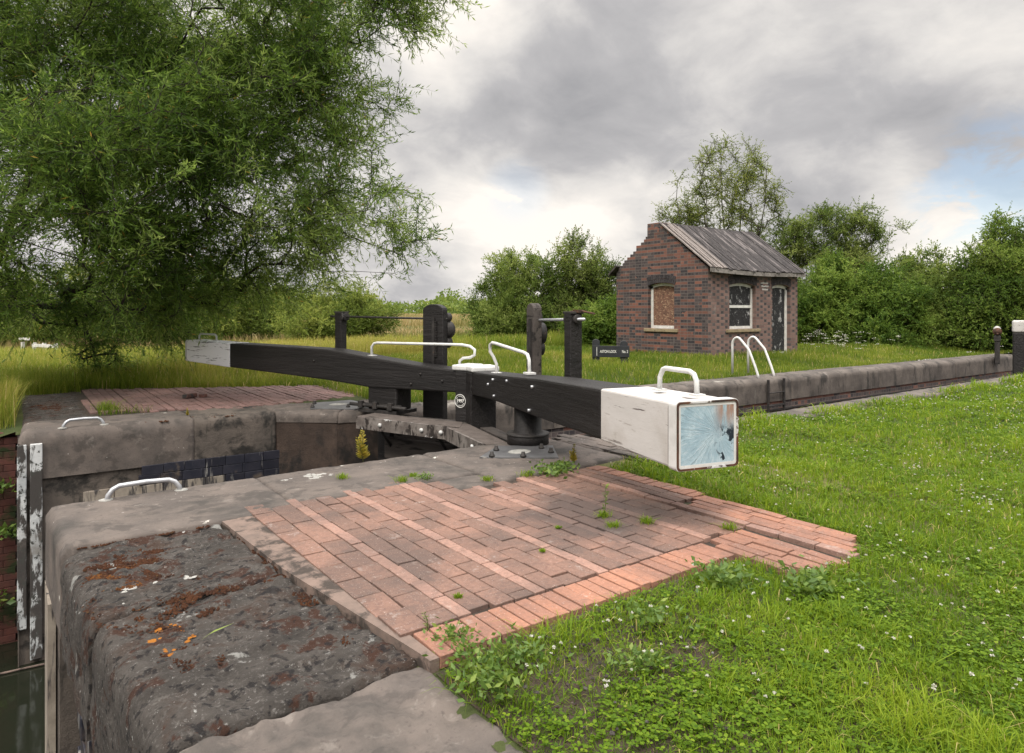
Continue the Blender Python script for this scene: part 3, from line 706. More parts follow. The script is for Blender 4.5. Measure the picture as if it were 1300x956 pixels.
    m.tube([(c-.10,S*(y0-.10),1.06),(c-.10,S*(y0-.001),1.06)],.115,20); m.tube([(c-.12,S*(y0-.08),1.22),(c-.12,S*(y0-.001),1.22)],.06,14); m.tube([(c-.1,S*(y0-.09),.9),(c-.1,S*(y0-.001),.9)],.08,14)
    m.build('gear_housing',M['iron'],pp)
    m=MB(); bx(m,bx0,bx0+.125,-.36 if near else -.34,-.23,.30,1.28); bp=m.build('bearing_post',M['blackpaint'],root,bevel=.01)
    bxc=bx0+.06
    m=MB(); 
    yy=S*-.29; zz=1.235
    m.tube([(c-.18,S*-.30,1.20),(bxc+.22,S*-.30,1.225)],.014,8); sp=m.build('spindle',M['galv'] if near else M['iron'],root)
    m=MB(); m.tube([(bxc-.10,S*-.30,1.22),(bxc-.06,S*-.30,1.22)],.06,14); m.tube([(bxc+.065,S*-.30,1.225),(bxc+.10,S*-.30,1.225)],.045,12)
    m.box((bxc,S*-.30,1.285),(.16,.14,.022)); m.build('bearing_cap',M['iron'],bp,bevel=.004)
    if near:
        m=MB(); m.tube([(bxc-.06,S*-.30,1.295),(bxc+.1,S*-.34,1.30),(bxc+.30,S*-.36,1.275)],.009,7); m.box((bxc+.05,S*-.32,1.30),(.09,.06,.03)); m.build('safety_catch',M['rust'],bp)
    else:
        m=MB(); m.tube([(bxc-.09,S*-.22,1.27),(bxc-.12,S*-.20,1.22),(bxc-.10,S*-.20,1.16)],.014,7); m.build('safety_catch',M['iron'],bp)
    # bolt heads on the beam's downstream face
    bl=MB()
    if near: pts=[(.97,.18,.585),(1.0,.18,.42),(.8,.17,.52),(2.02,.2,.62),(1.95,.2,.40),(1.36,.18,.61)]
    else: pts=[(.42,.15,.46),(.75,.155,.53),(.9,.155,.40),(2.6,.175,.62)]
    for x,yy,z in pts: bl=MB(); bl.tube([(x,S*(yy-.02),z),(x,S*(yy+.012),z)],.014,8); bl.build('bolt_head',M['galv'] if near else M['iron'],beam)
    if near:
        m=MB(); bx(m,.62,.98,-.02,.0,.40,.60)
    # date roundel
    if not near:
        m=MB(); cx,cz=.137,.245; yf=S*.171
        seg=40
        def annulus(r0,r1):
            vs=[];fs=[]
            for k in range(seg):
                an=2*math.pi*k/seg
                for r in(r0,r1):
                    vs+=[(cx+r*math.cos(an),yf,cz+r*math.sin(an)),(cx+r*math.cos(an),yf+S*.004,cz+r*math.sin(an))]
            for k in range(seg):
                a_=k*4; b_=((k+1)%seg)*4
                fs+=[(a_+1,b_+1,b_+3,a_+3),(a_,a_+2,b_+2,b_),(a_+2,a_+3,b_+3,b_+2),(a_,b_,b_+1,a_+1)]
            m.add(vs,fs)
        annulus(.072,.079)
        for k in range(26):     # tiny worn lettering round the ring
            if k%9 in(4,): continue
            an=2*math.pi*k/26
            if abs(math.sin(an))<.28: continue
            m.box((cx+.057*math.cos(an),yf+S*.002,cz+.057*math.sin(an)),(.005,.004,.012),Matrix.Rotation(math.pi/2-an,3,'Y'))
        rd=m.build('date_roundel',M['white'],mp)
        tx=text_mesh('date_numerals','1997',.054,.003,M['white']); tx.parent=rd
        # text faces local +y (downstream); x must run towards -x of the gate frame
        tx.matrix_local=Matrix.Translation((cx,yf+.002,cz-.017))@Matrix.Rotation(math.pi,4,'Z')@Matrix.Rotation(math.pi/2,4,'X')
    return root
def text_mesh(name,txt,size,ext,mat,align='CENTER'):
    cu=bpy.data.curves.new(name,'FONT'); cu.body=txt; cu.size=size; cu.extrude=ext; cu.align_x=align; cu.offset=.0012
    ob=bpy.data.objects.new(name,cu); COL.objects.link(ob); dg=bpy.context.evaluated_depsgraph_get()
    me=bpy.data.meshes.new_from_object(ob.evaluated_get(dg)); bpy.data.objects.remove(ob)
    me.name=name; me.materials.clear(); me.materials.append(mat)
    o=bpy.data.objects.new(name,me); COL.objects.link(o); return o
M['endgrain']=endgrain()
M['rustrim']=weath('rust_chipped_rim',(.015,.014,.014),(.13,.05,.025),5,.8,[((.5,.5,.5),7,.56,.6,(1,1,1),4)],((60,.4,.005),))
M['deck']=weath('gritty_walkway',(.085,.07,.062),(.12,.1,.09),8,.95,[((.04,.035,.03),4,.55,.65)],((120,.8,.006),))
gate(True); gate(False)

# anchor plates on either side
def anchor(poly,bolts,blob,label,z=.004):
    cx=sum(p[0] for p in poly)/len(poly); cy=sum(p[1] for p in poly)/len(poly)
    r=empty('anchor_plate',(cx,cy,0),0,label,'steel plate','gate anchor plates')
    m=MB(); m.prism([(p[0]-cx,p[1]-cy) for p in poly],z-.01,z+.008); pl=m.build('plate',M['plate'],r,bevel=.003)
    for bx_,by_ in bolts:
        m=MB(); m.lathe((bx_-cx,by_-cy,0),[(.03,z+.008),(.03,z+.022),(.022,z+.026),(.018,z+.05),(.0171,z+.05)],6); m.build('bolt',M['iron'],r)
    m=MB(); rr=random.Random(3); n=18
    m.prism([(blob[0]-cx+blob[2]*(1+.1*rr.uniform(-1,1))*math.cos(2*math.pi*k/n),blob[1]-cy+blob[3]*(1+.1*rr.uniform(-1,1))*math.sin(2*math.pi*k/n)) for k in range(n)],z+.0085,z+.011); m.build('white_patch',M['pale_lichen'],r)
anchor([(3.30,4.98),(3.72,5.30),(4.16,5.0),(3.86,4.56)],[(3.40,4.93),(3.58,5.12),(3.62,4.76),(3.98,4.95),(3.93,4.75)],(3.72,4.95,.11,.09),'steel anchor plate with bolts and a white patch by the near gate heel')
anchor([(3.15,8.82),(3.62,8.42),(4.02,8.6),(3.92,9.3),(3.4,9.3)],[(3.2,8.86),(3.35,9.2),(3.6,8.62),(3.85,8.7)],(3.6,8.95,.13,.1),'steel anchor plate on the far side beside the heel of the long beam')

# ------------------------------------------------------------------ low grab bars on the copings
def bar(p0,p1,h,label):
    p0=Vector(p0);p1=Vector(p1); d=p1-p0; L=d.length; d.normalize(); 
    r=empty('grab_bar',(p0.x,p0.y,0),0,label,'grab bar','low white grab bars on the copings')
    pts=[]
    for s,z in((0,-.02),(.03,.02),(.09,.045),(.17,.058),(.5,.062),(.83,.058),(.91,.045),(.97,.02),(1,-.02)):
        pts.append(d*L*s+Vector((0,0,z*h)))
    m=MB(); m.tube(pts,.017,12); m.build('bar',M['galv'],r)
    m=MB()
    for q in(pts[0],pts[-1]): m=MB(); m.lathe((q.x,q.y,0),[(.045,-.01),(.045,.004),(.02,.008)],12); m.build('bar_foot',M['pale_lichen'],r)
bar((.50,5.40,0),(.97,5.38,0),1.5,'curved grey grab bar on the near coping above the lock tail')
bar((.42,9.02,0),(.82,9.02,0),1.4,'curved white grab bar on the far coping next to the white strip')

# ------------------------------------------------------------------ ladder on the chamber side
lr=empty('lock_ladder',(11.9,7.7,0),0,'white hooped handrails and steel ladder going down the chamber wall in front of the hut','ladder')
for uu in (11.66,12.19):
    pts=[(8.36,.02),(8.36,.60)]
    for k in range(9):
        an=R(180-k*18); pts.append((8.24+.12*math.cos(an)*-1*-1 if False else 8.36-.115+.115*math.cos(R(k*16)),.62+.15*math.sin(R(k*16))))
    pts+=[(7.98,.54),(7.84,.22),(7.78,.06),(7.76,-.02)]
    m=MB(); m.tube([(uu-11.9,v-7.7,z) for v,z in pts],.024,10); h=m.build('handrail',M['whitemetal'],lr)
    m=MB(); m.bb(uu-11.9-.02,uu-11.9+.02,-.165,-.13,-2.4,-.02); m.build('ladder_stile',M['iron'],lr)
m=MB()
for k in range(9): m=MB(); m.tube([(-.24,-.16,-.28-k*.25),(.29,-.16,-.28-k*.25)],.012,8); m.build('rung',M['iron'],lr)

# ------------------------------------------------------------------ brick hut
HB=(13.8,10.6,.10)
def hut():
    r=empty('brick_hut',HB,0,'derelict little lock hut of red and blue brick with torn board roof and boarded windows','hut')
    W,Lh,E,Pk=3.15,3.98,2.30,3.60-.10
    t=.22
    # front wall (along u, facing the viewer): build around the openings with arched heads
    def archz(x,x0,x1,zs,rise): 
        c=(x0+x1)/2; h=(x1-x0)/2; return zs+rise*(1-((x-c)/h)**2)
    ops=[(.86,1.99,.74,1.86,.07),(2.75,3.60,0.0,1.86,.07)]
    def wall_with_ops(L,ops,top,place,name,mat,toppoly=None):
        """vertical wall in (x,z) with openings, extruded thickness t by place()"""
        m=MB()
        xs=sorted(set([0,L]+[o[0] for o in ops]+[o[1] for o in ops]))
        def quad(pts):
            # pts (x,z) loop extruded
            f=[place(x,z,0) for x,z in pts]; bq=[place(x,z,t) for x,z in pts]; n=len(pts)
            m.add(f+bq,[tuple(range(n)),tuple(range(n,2*n))[::-1]]+[(i,n+i,n+(i+1)%n,(i+1)%n) for i in range(n)])
        for i in range(len(xs)-1):
            a,b_=xs[i],xs[i+1]; o=[q for q in ops if q[0]==a and q[1]==b_]
            tp=[(x,z) for x,z in (toppoly or [(0,top),(L,top)])]
            def ztop(x):
                for k in range(len(tp)-1):
                    if tp[k][0]<=x<=tp[k+1][0]:
                        if tp[k+1][0]-tp[k][0]<1e-6: continue
                        return tp[k][1]+(tp[k+1][1]-tp[k][1])*(x-tp[k][0])/(tp[k+1][0]-tp[k][0])
                return top
            inner=[(x,z) for x,z in tp if a+1e-6<x<b_-1e-6]
            topline=[(a,ztop(a+1e-5))]+inner+[(b_,ztop(b_-1e-5))]
            if not o: quad([(a,-.4),(b_,-.4)]+topline[::-1])
            else:
                x0,x1,z0,z1,rs=o[0]; n=8
                arc=[(x0+(x1-x0)*k/n,archz(x0+(x1-x0)*k/n,x0,x1,z1,rs)) for k in range(n+1)]
                quad(arc+topline[::-1])
                if z0>-.3: quad([(a,-.4),(b_,-.4),(b_,z0),(a,z0)])
        o=m.build(name,mat,r); bm=bmesh.new(); bm.from_mesh(o.data); bmesh.ops.recalc_face_normals(bm,faces=bm.faces); bm.to_mesh(o.data); bm.free(); return o
    front=wall_with_ops(Lh,ops,E,lambda x,z,d:(x,d,z),'front_wall',M['brick_front'])
    # gable with stepped broken brickwork on its left slope (v large) and stub at the peak
    steps=[]; 
    gw=[(0,E),]
    gw=[(0.0,E-.02),(1.52,Pk+.0),(1.53,Pk+.06),(1.98,Pk+.06),(1.985,Pk-.28)]
    x=1.985; z=Pk-.28
    rr=random.Random(5)
    while x<3.1:
        dx=rr.choice([.11,.115,.06,.17]); x2=min(x+dx,3.149); gw.append((x2,z)); z2=max(z-dx*.80,E-.05); z2=round(z2/.075)*.075
        gw.append((x2+.001,z2)); x=x2+.001; z=z2
    gw.append((3.15+.0,E-.1)) if gw[-1][0]<3.15 else None
    gable=wall_with_ops(W,[(1.06,1.95,.74,1.88,.07)],E,lambda y,z,d:(d,y,z),'gable_wall',M['brick_gable'],gw)
    gable.location=(-.004,.004,0)
    m=MB(); m.bb(t,Lh,W-t,W,-.4,E); m.build('rear_wall',M['brick_front'],r)
    m=MB(); m.slabpoly([(Lh-t,0+t,-.4),(Lh-t,W-t,-.4),(Lh-t,W-t,E),(Lh-t,W/2,Pk-.05),(Lh-t,t,E)],(t,0,0)); m.build('gable_wall',M['brick_gable'],r)
    m=MB(); m.bb(t,Lh-t,t,W-t,-.05,0.02); m.build('floor_slab',M['concrete'],r)
    # arches: individual header bricks above each opening
    def arch(x0,x1,z1,rs,place,n,name='brick_arch'):
        m=MB()
        for ringi in range(2):
            for k in range(n):
                f=(k+.5)/n; x=x0-.05+(x1-x0+.1)*f; c=(x0+x1)/2; z=z1+rs*(1-((x-c)/((x1-x0)/2+.08))**2)+.055+ringi*.11
                sl=-2*rs*(x-c)/(((x1-x0)/2)**2)
                m.add([place(x+dx*math.cos(sl)-dz*math.sin(sl)*1, z+dx*math.sin(sl)+dz*math.cos(sl),dd) for dd in(-.012,.05) for dx,dz in((-.031,-.05),(.031,-.05),(.031,.05),(-.031,.05))],
                      [(0,1,2,3),(7,6,5,4),(0,4,5,1),(1,5,6,2),(2,6,7,3),(3,7,4,0)])
        m.build(name,M['arch'],r)
    arch(.86,1.99,1.86,.07,lambda x,z,d:(x,d,z),17); arch(2.75,3.60,1.86,.07,lambda x,z,d:(x,d,z),13); arch(1.06,1.95,1.88,.07,lambda y,z,d:(d-.004,y,z),14)
    # front window: sash frame, two boarded lights
    def frame(x0,x1,z0,z1,rs,th,place,dep=.10,bar_=None,right_only=False):
        m=MB(); n=10
        def seg(p):
            f=[place(x,z,dep) for x,z in p]; b_=[place(x,z,dep+.06) for x,z in p]; k=len(p)
            m.add(f+b_,[tuple(range(k)),tuple(range(k,2*k))[::-1]]+[(i,k+i,k+(i+1)%k,(i+1)%k) for i in range(k)])
        outer=[(x0+(x1-x0)*k/n,archz(x0+(x1-x0)*k/n,x0,x1,z1,rs)) for k in range(n+1)]
        for k in range(n): seg([(outer[k][0],outer[k][1]-th),(outer[k+1][0],outer[k+1][1]-th),outer[k+1],outer[k]])
        seg([(x0,z0),(x0+th,z0),(x0+th,z1),(x0,z1)]) if not right_only else None
        seg([(x1-th,z0),(x1,z0),(x1,z1),(x1-th,z1)])
        if not right_only: seg([(x0+th,z0),(x1-th,z0),(x1-th,z0+th),(x0+th,z0+th)])
        if bar_: seg([(x0+th,bar_-th*.5),(x1-th,bar_-th*.5),(x1-th,bar_+th*.5),(x0+th,bar_+th*.5)])
        return m
    Pf=lambda x,z,d:(x,d,z); Pg=lambda y,z,d:(d,y,z)
    wi=frame(.86,1.99,.74,1.86,.07,.07,Pf,bar_=1.32).build('window',M['framewhite'],r)
    m=MB(); m.bb(.90,1.95,.125,.14,.78,1.91); m.build('window_board',M['boardblack'],wi)
    m=MB(); m.bb(.72,2.15,-.05,.2,.655,.735); m.build('window_sill',M['sill'],wi,bevel=.01)
    wi=frame(1.06,1.95,.74,1.88,.07,.075,Pg).build('window',M['framewhite'],r)
    m=MB(); m.bb(.125,.14,1.10,1.91,.78,1.93); m.build('window_board',M['osb'],wi)
    m=MB(); m.bb(-.05,.2,.93,2.08,.65,.735); m.build('window_sill',M['sill'],wi,bevel=.01)
    df=frame(2.75,3.60,0,1.86,.07,.08,Pf,dep=.09).build('door_frame',M['framewhite'],r)
    m=MB(); m.bb(2.83,3.52,.12,.165,.02,1.84); m.build('door',M['doorblack'],r,bevel=.004)
    # faded painted lettering between window and door: three short worn rows
    m=MB(); rr=random.Random(8)
    for k in range(3):
        x=2.22+.03*k
        while x<2.56-.02*k:
            w_=rr.uniform(.018,.04); 
            if rr.random()<.97: m.bb(x,x+w_,-.004,.0,1.93-k*.085,1.93-k*.085+rr.uniform(.03,.05))
            x+=w_+.012
        m.build('painted_lettering',M['framewhite'],r); m=MB()
    # roof: rough boards laid up the slope; the first few near the verge are bare battens
    ov=.14; slope=math.atan2(Pk-E,W/2); Ls=math.hypot(W/2+ov,(Pk-E)*(W/2+ov)/(W/2)); 
    def slopeboard(m,x0,x1,s0,s1,lift,side=1,th=.022,sag=0,tw=0.):
        # s measured from eaves up; side 1 = front slope
        def P(x,s,h):
            y=-ov+s*math.cos(slope); z=E-ov*math.tan(slope)+s*math.sin(slope)+.05-.045*math.sin(math.pi*(x)/(Lh))
            y+=-h*math.sin(slope); z+=h*math.cos(slope)
            if side<0: y=W-y
            return (x,y,z)
        m.add([P(x0,s0,lift),P(x1,s0,lift+tw),P(x1,s1,lift+tw),P(x0,s1,lift),P(x0,s0,lift+th),P(x1,s0,lift+th+tw),P(x1,s1,lift+th+tw),P(x0,s1,lift+th)],
              [(0,3,2,1),(4,5,6,7),(0,1,5,4),(1,2,6,5),(2,3,7,6),(3,0,4,7)])
    m=MB(); rr=random.Random(4); x=.62
    while x<Lh+.10:
        w_=rr.uniform(.13,.2); slopeboard(m,x,min(x+w_-.012,Lh+.13),rr.uniform(-.03,.03),Ls-rr.uniform(0,.03),.03+rr.uniform(0,.012),1,.02,tw=rr.uniform(-.008,.008)); x+=w_
    m.build('roof_boards',M['roofboard'],r)
    m=MB()
    slopeboard(m,-.03,.70,0.02,Ls-.02,.005,1,.02)
    slopeboard(m,.55,Lh+.12,0.0,Ls-.02,.0,1,.02); m.build('roof_decking',M['roofboard'],r)
    m=MB()
    for x0,x1,l in((-.08,-.02,.03),(.10,.15,.035),(.20,.27,.04),(.33,.38,.03),(.44,.50,.045),(.545,.59,.035)): slopeboard(m,x0,x1,-.02+rr.uniform(0,.05),Ls-rr.uniform(0,.2),l,1,.03)
    m.build('roof_battens',M['batten'],r)
    m=MB(); slopeboard(m,.15,Lh+.1,-.02,Ls,.01,-1,.03); m.build('roof_boards',M['roofboard'],r)
    m=MB(); slopeboard(m,-.14,.25,-.06,.34,.0,-1,.05); slopeboard(m,-.10,.3,-.03,.26,.05,-1,.03); m.build('eaves_timber',M['oldtimber'],r)
    m=MB(); 
    n=8
    for k in range(n):
        x0=-.10+(Lh+.24)*k/n; x1=-.10+(Lh+.24)*(k+1)/n
        za=E-ov*math.tan(slope)+.02-.045*math.sin(math.pi*max(0,min(1,x0/Lh))); zb=E-ov*math.tan(slope)+.02-.045*math.sin(math.pi*max(0,min(1,x1/Lh)))
        m.add([(x0,-ov-.03,za-.05),(x1,-ov-.03,zb-.05),(x1,-ov+.0,zb-.05),(x0,-ov,za-.05),(x0,-ov-.03,za+.05),(x1,-ov-.03,zb+.05),(x1,-ov,zb+.05),(x0,-ov,za+.05)],[(0,3,2,1),(4,5,6,7),(0,1,5,4),(1,2,6,5),(2,3,7,6),(3,0,4,7)])
    m.build('gutter_board',M['fascia'],r)
    m=MB(); 
    for k in range(11):
        x0=.25+k*.35; m.bb(x0,x0+.34,W/2-.05,W/2+.05,Pk+.03-.045*math.sin(math.pi*x0/Lh),Pk+.075-.045*math.sin(math.pi*x0/Lh)+rr.uniform(-.01,.01))
    m.build('ridge_capping',M['roofboard'],r,bevel=.01)
hut()

# ------------------------------------------------------------------ name sign
def sign():
    D=15.2; x0,y0=at(752,D); x1,y1=at(799,D-.1); ang=math.atan2(y1-y0,x1-x0); L=math.hypot(x1-x0,y1-y0)
    r=empty('name_sign',(x0,y0,.07),ang,'low black name board on two posts reading ASTON LOCK, left of the hut','sign')
    for xx,hh in((.08,.60),(.70,.57)):
        n=7; hw=.085
        poly=[(xx-hw,-.04,-.3),(xx+hw,-.04,-.3)]+[(xx+hw*math.cos(R(180*k/n)),-.04,hh-.07+.07*math.sin(R(180*k/n))) for k in range(n+1)]
        m=MB(); m.slabpoly(poly,(0,.08,0)); m.build('post',M['signblack'],r,bevel=.008)
    m=MB(); m.bb(-.0,L,-.065,-.042,.20,.455); bd=m.build('board',M['signblack'],r,bevel=.006)
    t1=text_mesh('lettering','ASTON LOCK',.085,.002,M['white'],'LEFT'); t1.parent=bd; t1.matrix_local=Matrix.Translation((.17,-.066,.30))@Matrix.Rotation(math.pi/2,4,'X')
    t1.scale=(.68,1,1)
    t2=text_mesh('lettering','No. 2',.085,.002,M['white'],'LEFT'); t2.parent=bd; t2.matrix_local=Matrix.Translation((.655,-.066,.30))@Matrix.Rotation(math.pi/2,4,'X'); t2.scale=(.68,1,1)
    m=MB()
    m.box((.10,-.067,.33),(.010,.004,.20)); m.build('white_stripe',M['white'],bd)
sign()

# ------------------------------------------------------------------ posts at the head of the lock
def headpost():
    u,v=at(1296,17.6)
    r=empty('gate_post',(u,v,0),R(20),'thick black post with a white top at the right edge of the picture','post')
    m=MB(); m.bb(-.17,.17,-.17,.17,-.6,.74); m.build('post',M['blackpaint'],r,bevel=.02)
    m=MB(); m.bb(-.18,.18,-.18,.18,.742,1.06); m.build('white_top',M['whitepaint'],r,bevel=.05,seg=3)
    u,v=at(1266,19.2)
    r=empty('paddle_stand',(u,v,0),R(20),'small dark paddle gear stand with rusty white cap beyond the chamber','paddle gear')
    m=MB(); m.bb(-.13,-.03,-.06,.06,-.2,.72); m.bb(.03,.13,-.06,.06,-.2,.72); m.bb(-.15,.15,-.08,.08,.45,.60); m.build('stand',M['iron'],r,bevel=.01)
    m=MB(); m.tube([(-.13,0,.72),(.13,0,.72)],.11,14); m.tube([(-.2,0,.66),(.2,0,.66)],.03,8); m.build('gear_case',M['rust'],r)
    m=MB(); m.tube([(-.09,0,.79),(.09,0,.79)],.085,14); m.build('cap',M['whitepaint'],r)
headpost()

# distant white rails on the left
def rails():
    u,v=at(25,24)
    u2,v2=at(105,22)
    r=empty('white_rail_fence',(u,v,0),math.atan2(v2-v,u2-u),'broken white rail in the tall grass under the willow','fence')
    m=MB(); m.bb(0,.7,-.03,.03,.28,.36); m.build('rail',M['framewhite'],r)
    m=MB(); m.bb(.9,2.3,-.03,.03,.06,.16); m.build('rail',M['framewhite'],r)
    for x in(.05,.85,1.5,2.25):
        m=MB(); m.bb(x-.05,x+.05,.032,.12,-.5,.2); m.build('post',M['framewhite'],r)
rails()

# ------------------------------------------------------------------ leaves, grass and trees
M['willow_leaf']=leafmat('willow_leaves',((.045,.094,.014),(.115,.195,.031),(.265,.35,.095),(.36,.26,.05)),.55,.5,.25)
M['sallow_leaf']=leafmat('sallow_leaves',((.055,.095,.018),(.12,.175,.034),(.23,.28,.075)),.42,.6,.15)
M['light_leaf']=leafmat('light_leaves',((.07,.105,.018),(.14,.19,.035),(.25,.28,.065)),.42,.6,.15)
M['dark_leaf']=leafmat('hedge_leaves',((.045,.09,.013),(.10,.165,.025),(.20,.27,.055)),.4,.6,.15)
M['grass']=leafmat('lawn_grass',((.046,.098,.006),(.117,.197,.010),(.23,.30,.024),(.40,.34,.13)),.42,.6,.15)
M['longgrass']=leafmat('rough_grass',((.06,.11,.012),(.15,.20,.022),(.31,.29,.065),(.45,.35,.16)),.4,.6,.15)
M['drygrass']=leafmat('dry_meadow_grass',((.13,.14,.035),(.27,.23,.085),(.4,.29,.15)),.35)
M['weed']=leafmat('weed_leaves',((.05,.1,.018),(.1,.17,.03),(.2,.26,.05)),.3)
M['fern']=leafmat('yellow_leaves',((.16,.17,.02),(.28,.24,.03),(.4,.28,.04)),.35)
M['petal']=leafmat('white_petals',((.36,.35,.28),(.5,.5,.43),(.62,.62,.57)),.2)

def unit(a): return a/np.maximum(np.linalg.norm(a,axis=1,keepdims=True),1e-9)
def leaves(P,Dr,L,W,tint,rng=RNG,shape=.45):
    """diamond leaves: base P, direction Dr (N,3), length L, width W"""
    n=len(P); rnd=rng.normal(size=(n,3)); side=unit(np.cross(Dr,rnd)); nm=np.cross(side,Dr)
    L=L[:,None]; W=W[:,None]
    mid=P+Dr*L*shape
    V=np.stack([P,mid+side*W*.5,P+Dr*L+nm*L*-.08,mid-side*W*.5],1).reshape(-1,3)
    F=np.arange(n*4).reshape(n,4)
    return V,F,np.repeat(tint,4)
def skeleton(base_paths,attr,droop=.0,seed=0,step=.5,bias=.0):
    """every attractor joins the nearest branch node; nodes: pos, parent"""
    rg=random.Random(seed); pos=[]; par=[]
    for path in base_paths:
        last=-1
        for i,p in enumerate(path):
            if i==0 and len(path[0])==4: pass
            pos.append(np.array(p[:3],float)); par.append(last); last=len(pos)-1
    root=np.array(base_paths[0][0][:3]); 
    A=sorted(attr,key=lambda p:np.linalg.norm(np.array(p)-root)); cap=len(pos)+len(A)*6
    arr=np.zeros((cap,3)); n=len(pos); arr[:n]=pos; tips=[]; depth=np.zeros(cap)
    for i in range(n): depth[i]=0 if par[i]<0 else depth[par[i]]+np.linalg.norm(arr[i]-arr[par[i]])
    for a in A:
        a=np.array(a); d=arr[:n]-a; dist=np.sqrt((d*d).sum(1)); cost=dist*(1+0)+depth[:n]*bias+np.maximum(0,d[:,2])*.35
        j=int(np.argmin(cost)); dd=dist[j]
        if dd<.04: continue
        k=max(1,min(4,int(dd/step))); prev=j; p0=arr[j].copy(); side=np.array([rg.gauss(0,1) for _ in range(3)])*dd*.07
        for q in range(1,k+1):
            f=q/k; p=p0*(1-f)+a*f+side*math.sin(math.pi*f)+np.array([0,0,dd*.12*math.sin(math.pi*f)])
            arr[n]=p; par.append(prev); depth[n]=depth[prev]+dd/k; prev=n; n+=1
        tips.append(prev)
    return arr[:n],np.array(par),tips
def branch_mesh(name,arr,par,rtip,rmax,mat,parent,power=.47,sides=5,minr=0.):
    n=len(arr); cnt=np.zeros(n)
    ch=np.zeros(n,int)
    for i in range(n):
        if par[i]>=0: ch[par[i]]+=1
    for i in range(n-1,-1,-1):
        if ch[i]==0: cnt[i]+=1
        if par[i]>=0: cnt[par[i]]+=cnt[i]
    # parents may have a larger index only within the base path, which is ordered
    r=np.minimum(rtip*np.power(np.maximum(cnt,1),power),rmax)
    idx=np.where(par>=0)[0]; idx=idx[r[idx]>=minr]
    a=arr[par[idx]]; b=arr[idx]; ra=np.minimum(r[par[idx]],r[idx]*1.35)[:,None]; rb=r[idx][:,None]
    d=unit(b-a); ref=np.where(np.abs(d[:,2:3])>.9,np.array([[1.,0,0]]),np.array([[0,0,1.]])); s=unit(np.cross(d,ref)); t=np.cross(d,s)
    V=[]
    for k in range(sides):
        c,sn=math.cos(2*math.pi*k/sides),math.sin(2*math.pi*k/sides); V.append(a+(s*c+t*sn)*ra)
    for k in range(sides):
        c,sn=math.cos(2*math.pi*k/sides),math.sin(2*math.pi*k/sides); V.append(b+(s*c+t*sn)*rb)
    V=np.stack(V,1).reshape(-1,3); m=len(idx); o=np.arange(m)[:,None]*(2*sides); F=[]
    for k in range(sides): F.append(np.concatenate([o+k,o+(k+1)%sides,o+sides+(k+1)%sides,o+sides+k],1))
    F=np.concatenate(F); return npmesh(name,V,F4=F,mats=mat,parent=parent,smooth=True)
def in_ell(ells,n,rg,hollow=.0,keep=None):
    out=[]; vol=np.array([e[3]*e[4]*e[5] for e in ells]); vol=vol**.8; vol/=vol.sum()
    while len(out)<n:
        e=ells[rg.choice(len(ells),p=vol)]; d=rg.normal(size=3); d/=np.linalg.norm(d); r=(hollow**3+(1-hollow**3)*rg.random())**(1/3)
        p=np.array(e[:3])+d*r*np.array(e[3:6])
        if keep is None or keep(p): out.append(p)
    return out
def foliage(name,arr,tips,par,mat,parent,ntw,twl,nl,ll,lw,droop,seed,spread=.8,up=0.,tone=None,outw=None,jit=.0):
    rg=np.random.default_rng(seed); T=np.array(tips); nt=len(T)
    base=np.repeat(arr[T],ntw,0); pd=unit(arr[T]-arr[par[T]]); pd=np.repeat(pd,ntw,0)
    d=unit(pd*.7+rg.normal(size=base.shape)*spread+np.array([0,0,up]))
    base=base-pd*twl*rg.random((len(base),1))*.7+rg.normal(size=base.shape)*jit
    tl=twl*rg.uniform(.55,1.2,len(base)); m=len(base)
    tt=(np.arange(nl)+rg.random((m,nl)))/nl*.92+.08
    P=base[:,None,:]+d[:,None,:]*(tl[:,None]*tt)[...,None]; P[...,2]-=droop*(tl[:,None]*tt**2)
    ax=d[:,None,:]*.75+rg.normal(size=P.shape)*.55; ax[...,2]-=droop*.7
    P=P.reshape(-1,3); ax=unit(ax.reshape(-1,3)); N=len(P)
    tl_n=np.array([mn.noise(Vector(p)*.75)+.6*mn.noise(Vector(p)*2.1)+.5*mn.noise(Vector(p)*.3) for p in arr[T]])*.62; tw=np.repeat(rg.normal(0,.15,nt)+tl_n,ntw*nl)+np.repeat(rg.normal(0,.1,m),nl)
    tint=np.clip(.45+tw+rg.normal(0,.13,N),0,.95)
    tint=np.where(rg.random(N)<.004,1.,tint)
    V,F,t=leaves(P,ax,ll*rg.uniform(.6,1.25,N),lw*rg.uniform(.7,1.2,N),tint,rg)
    o=npmesh(name,V,F4=F,tint=t,mats=mat,parent=parent)
    # fine twigs
    return o,(base,d,tl,droop)
def twigs(name,info,mat,parent,r=.003,every=1):
    base,d,tl,droop=info; base=base[::every]; d=d[::every]; tl=tl[::every][:,None]
    mid=base+d*tl*.5; mid[:,2]-=droop*tl[:,0]*.25; end=base+d*tl; end[:,2]-=droop*tl[:,0]
    s=unit(np.cross(d,np.array([[.3,.2,1.]]))); t=np.cross(d,s); V=[]
    for p,rr in((base,r*1.3),(mid,r),(end,r*.5)):
        for k in range(3):
            c,sn=math.cos(2.094*k),math.sin(2.094*k); V.append(p+(s*c+t*sn)*rr)
    V=np.stack(V,1).reshape(-1,3); o=np.arange(len(base))[:,None]*9; F=[]
    for j in(0,3):
        for k in range(3): F.append(np.concatenate([o+j+k,o+j+(k+1)%3,o+j+3+(k+1)%3,o+j+3+k],1))
    return npmesh(name,V,F4=np.concatenate(F),mats=mat,parent=parent,smooth=True)
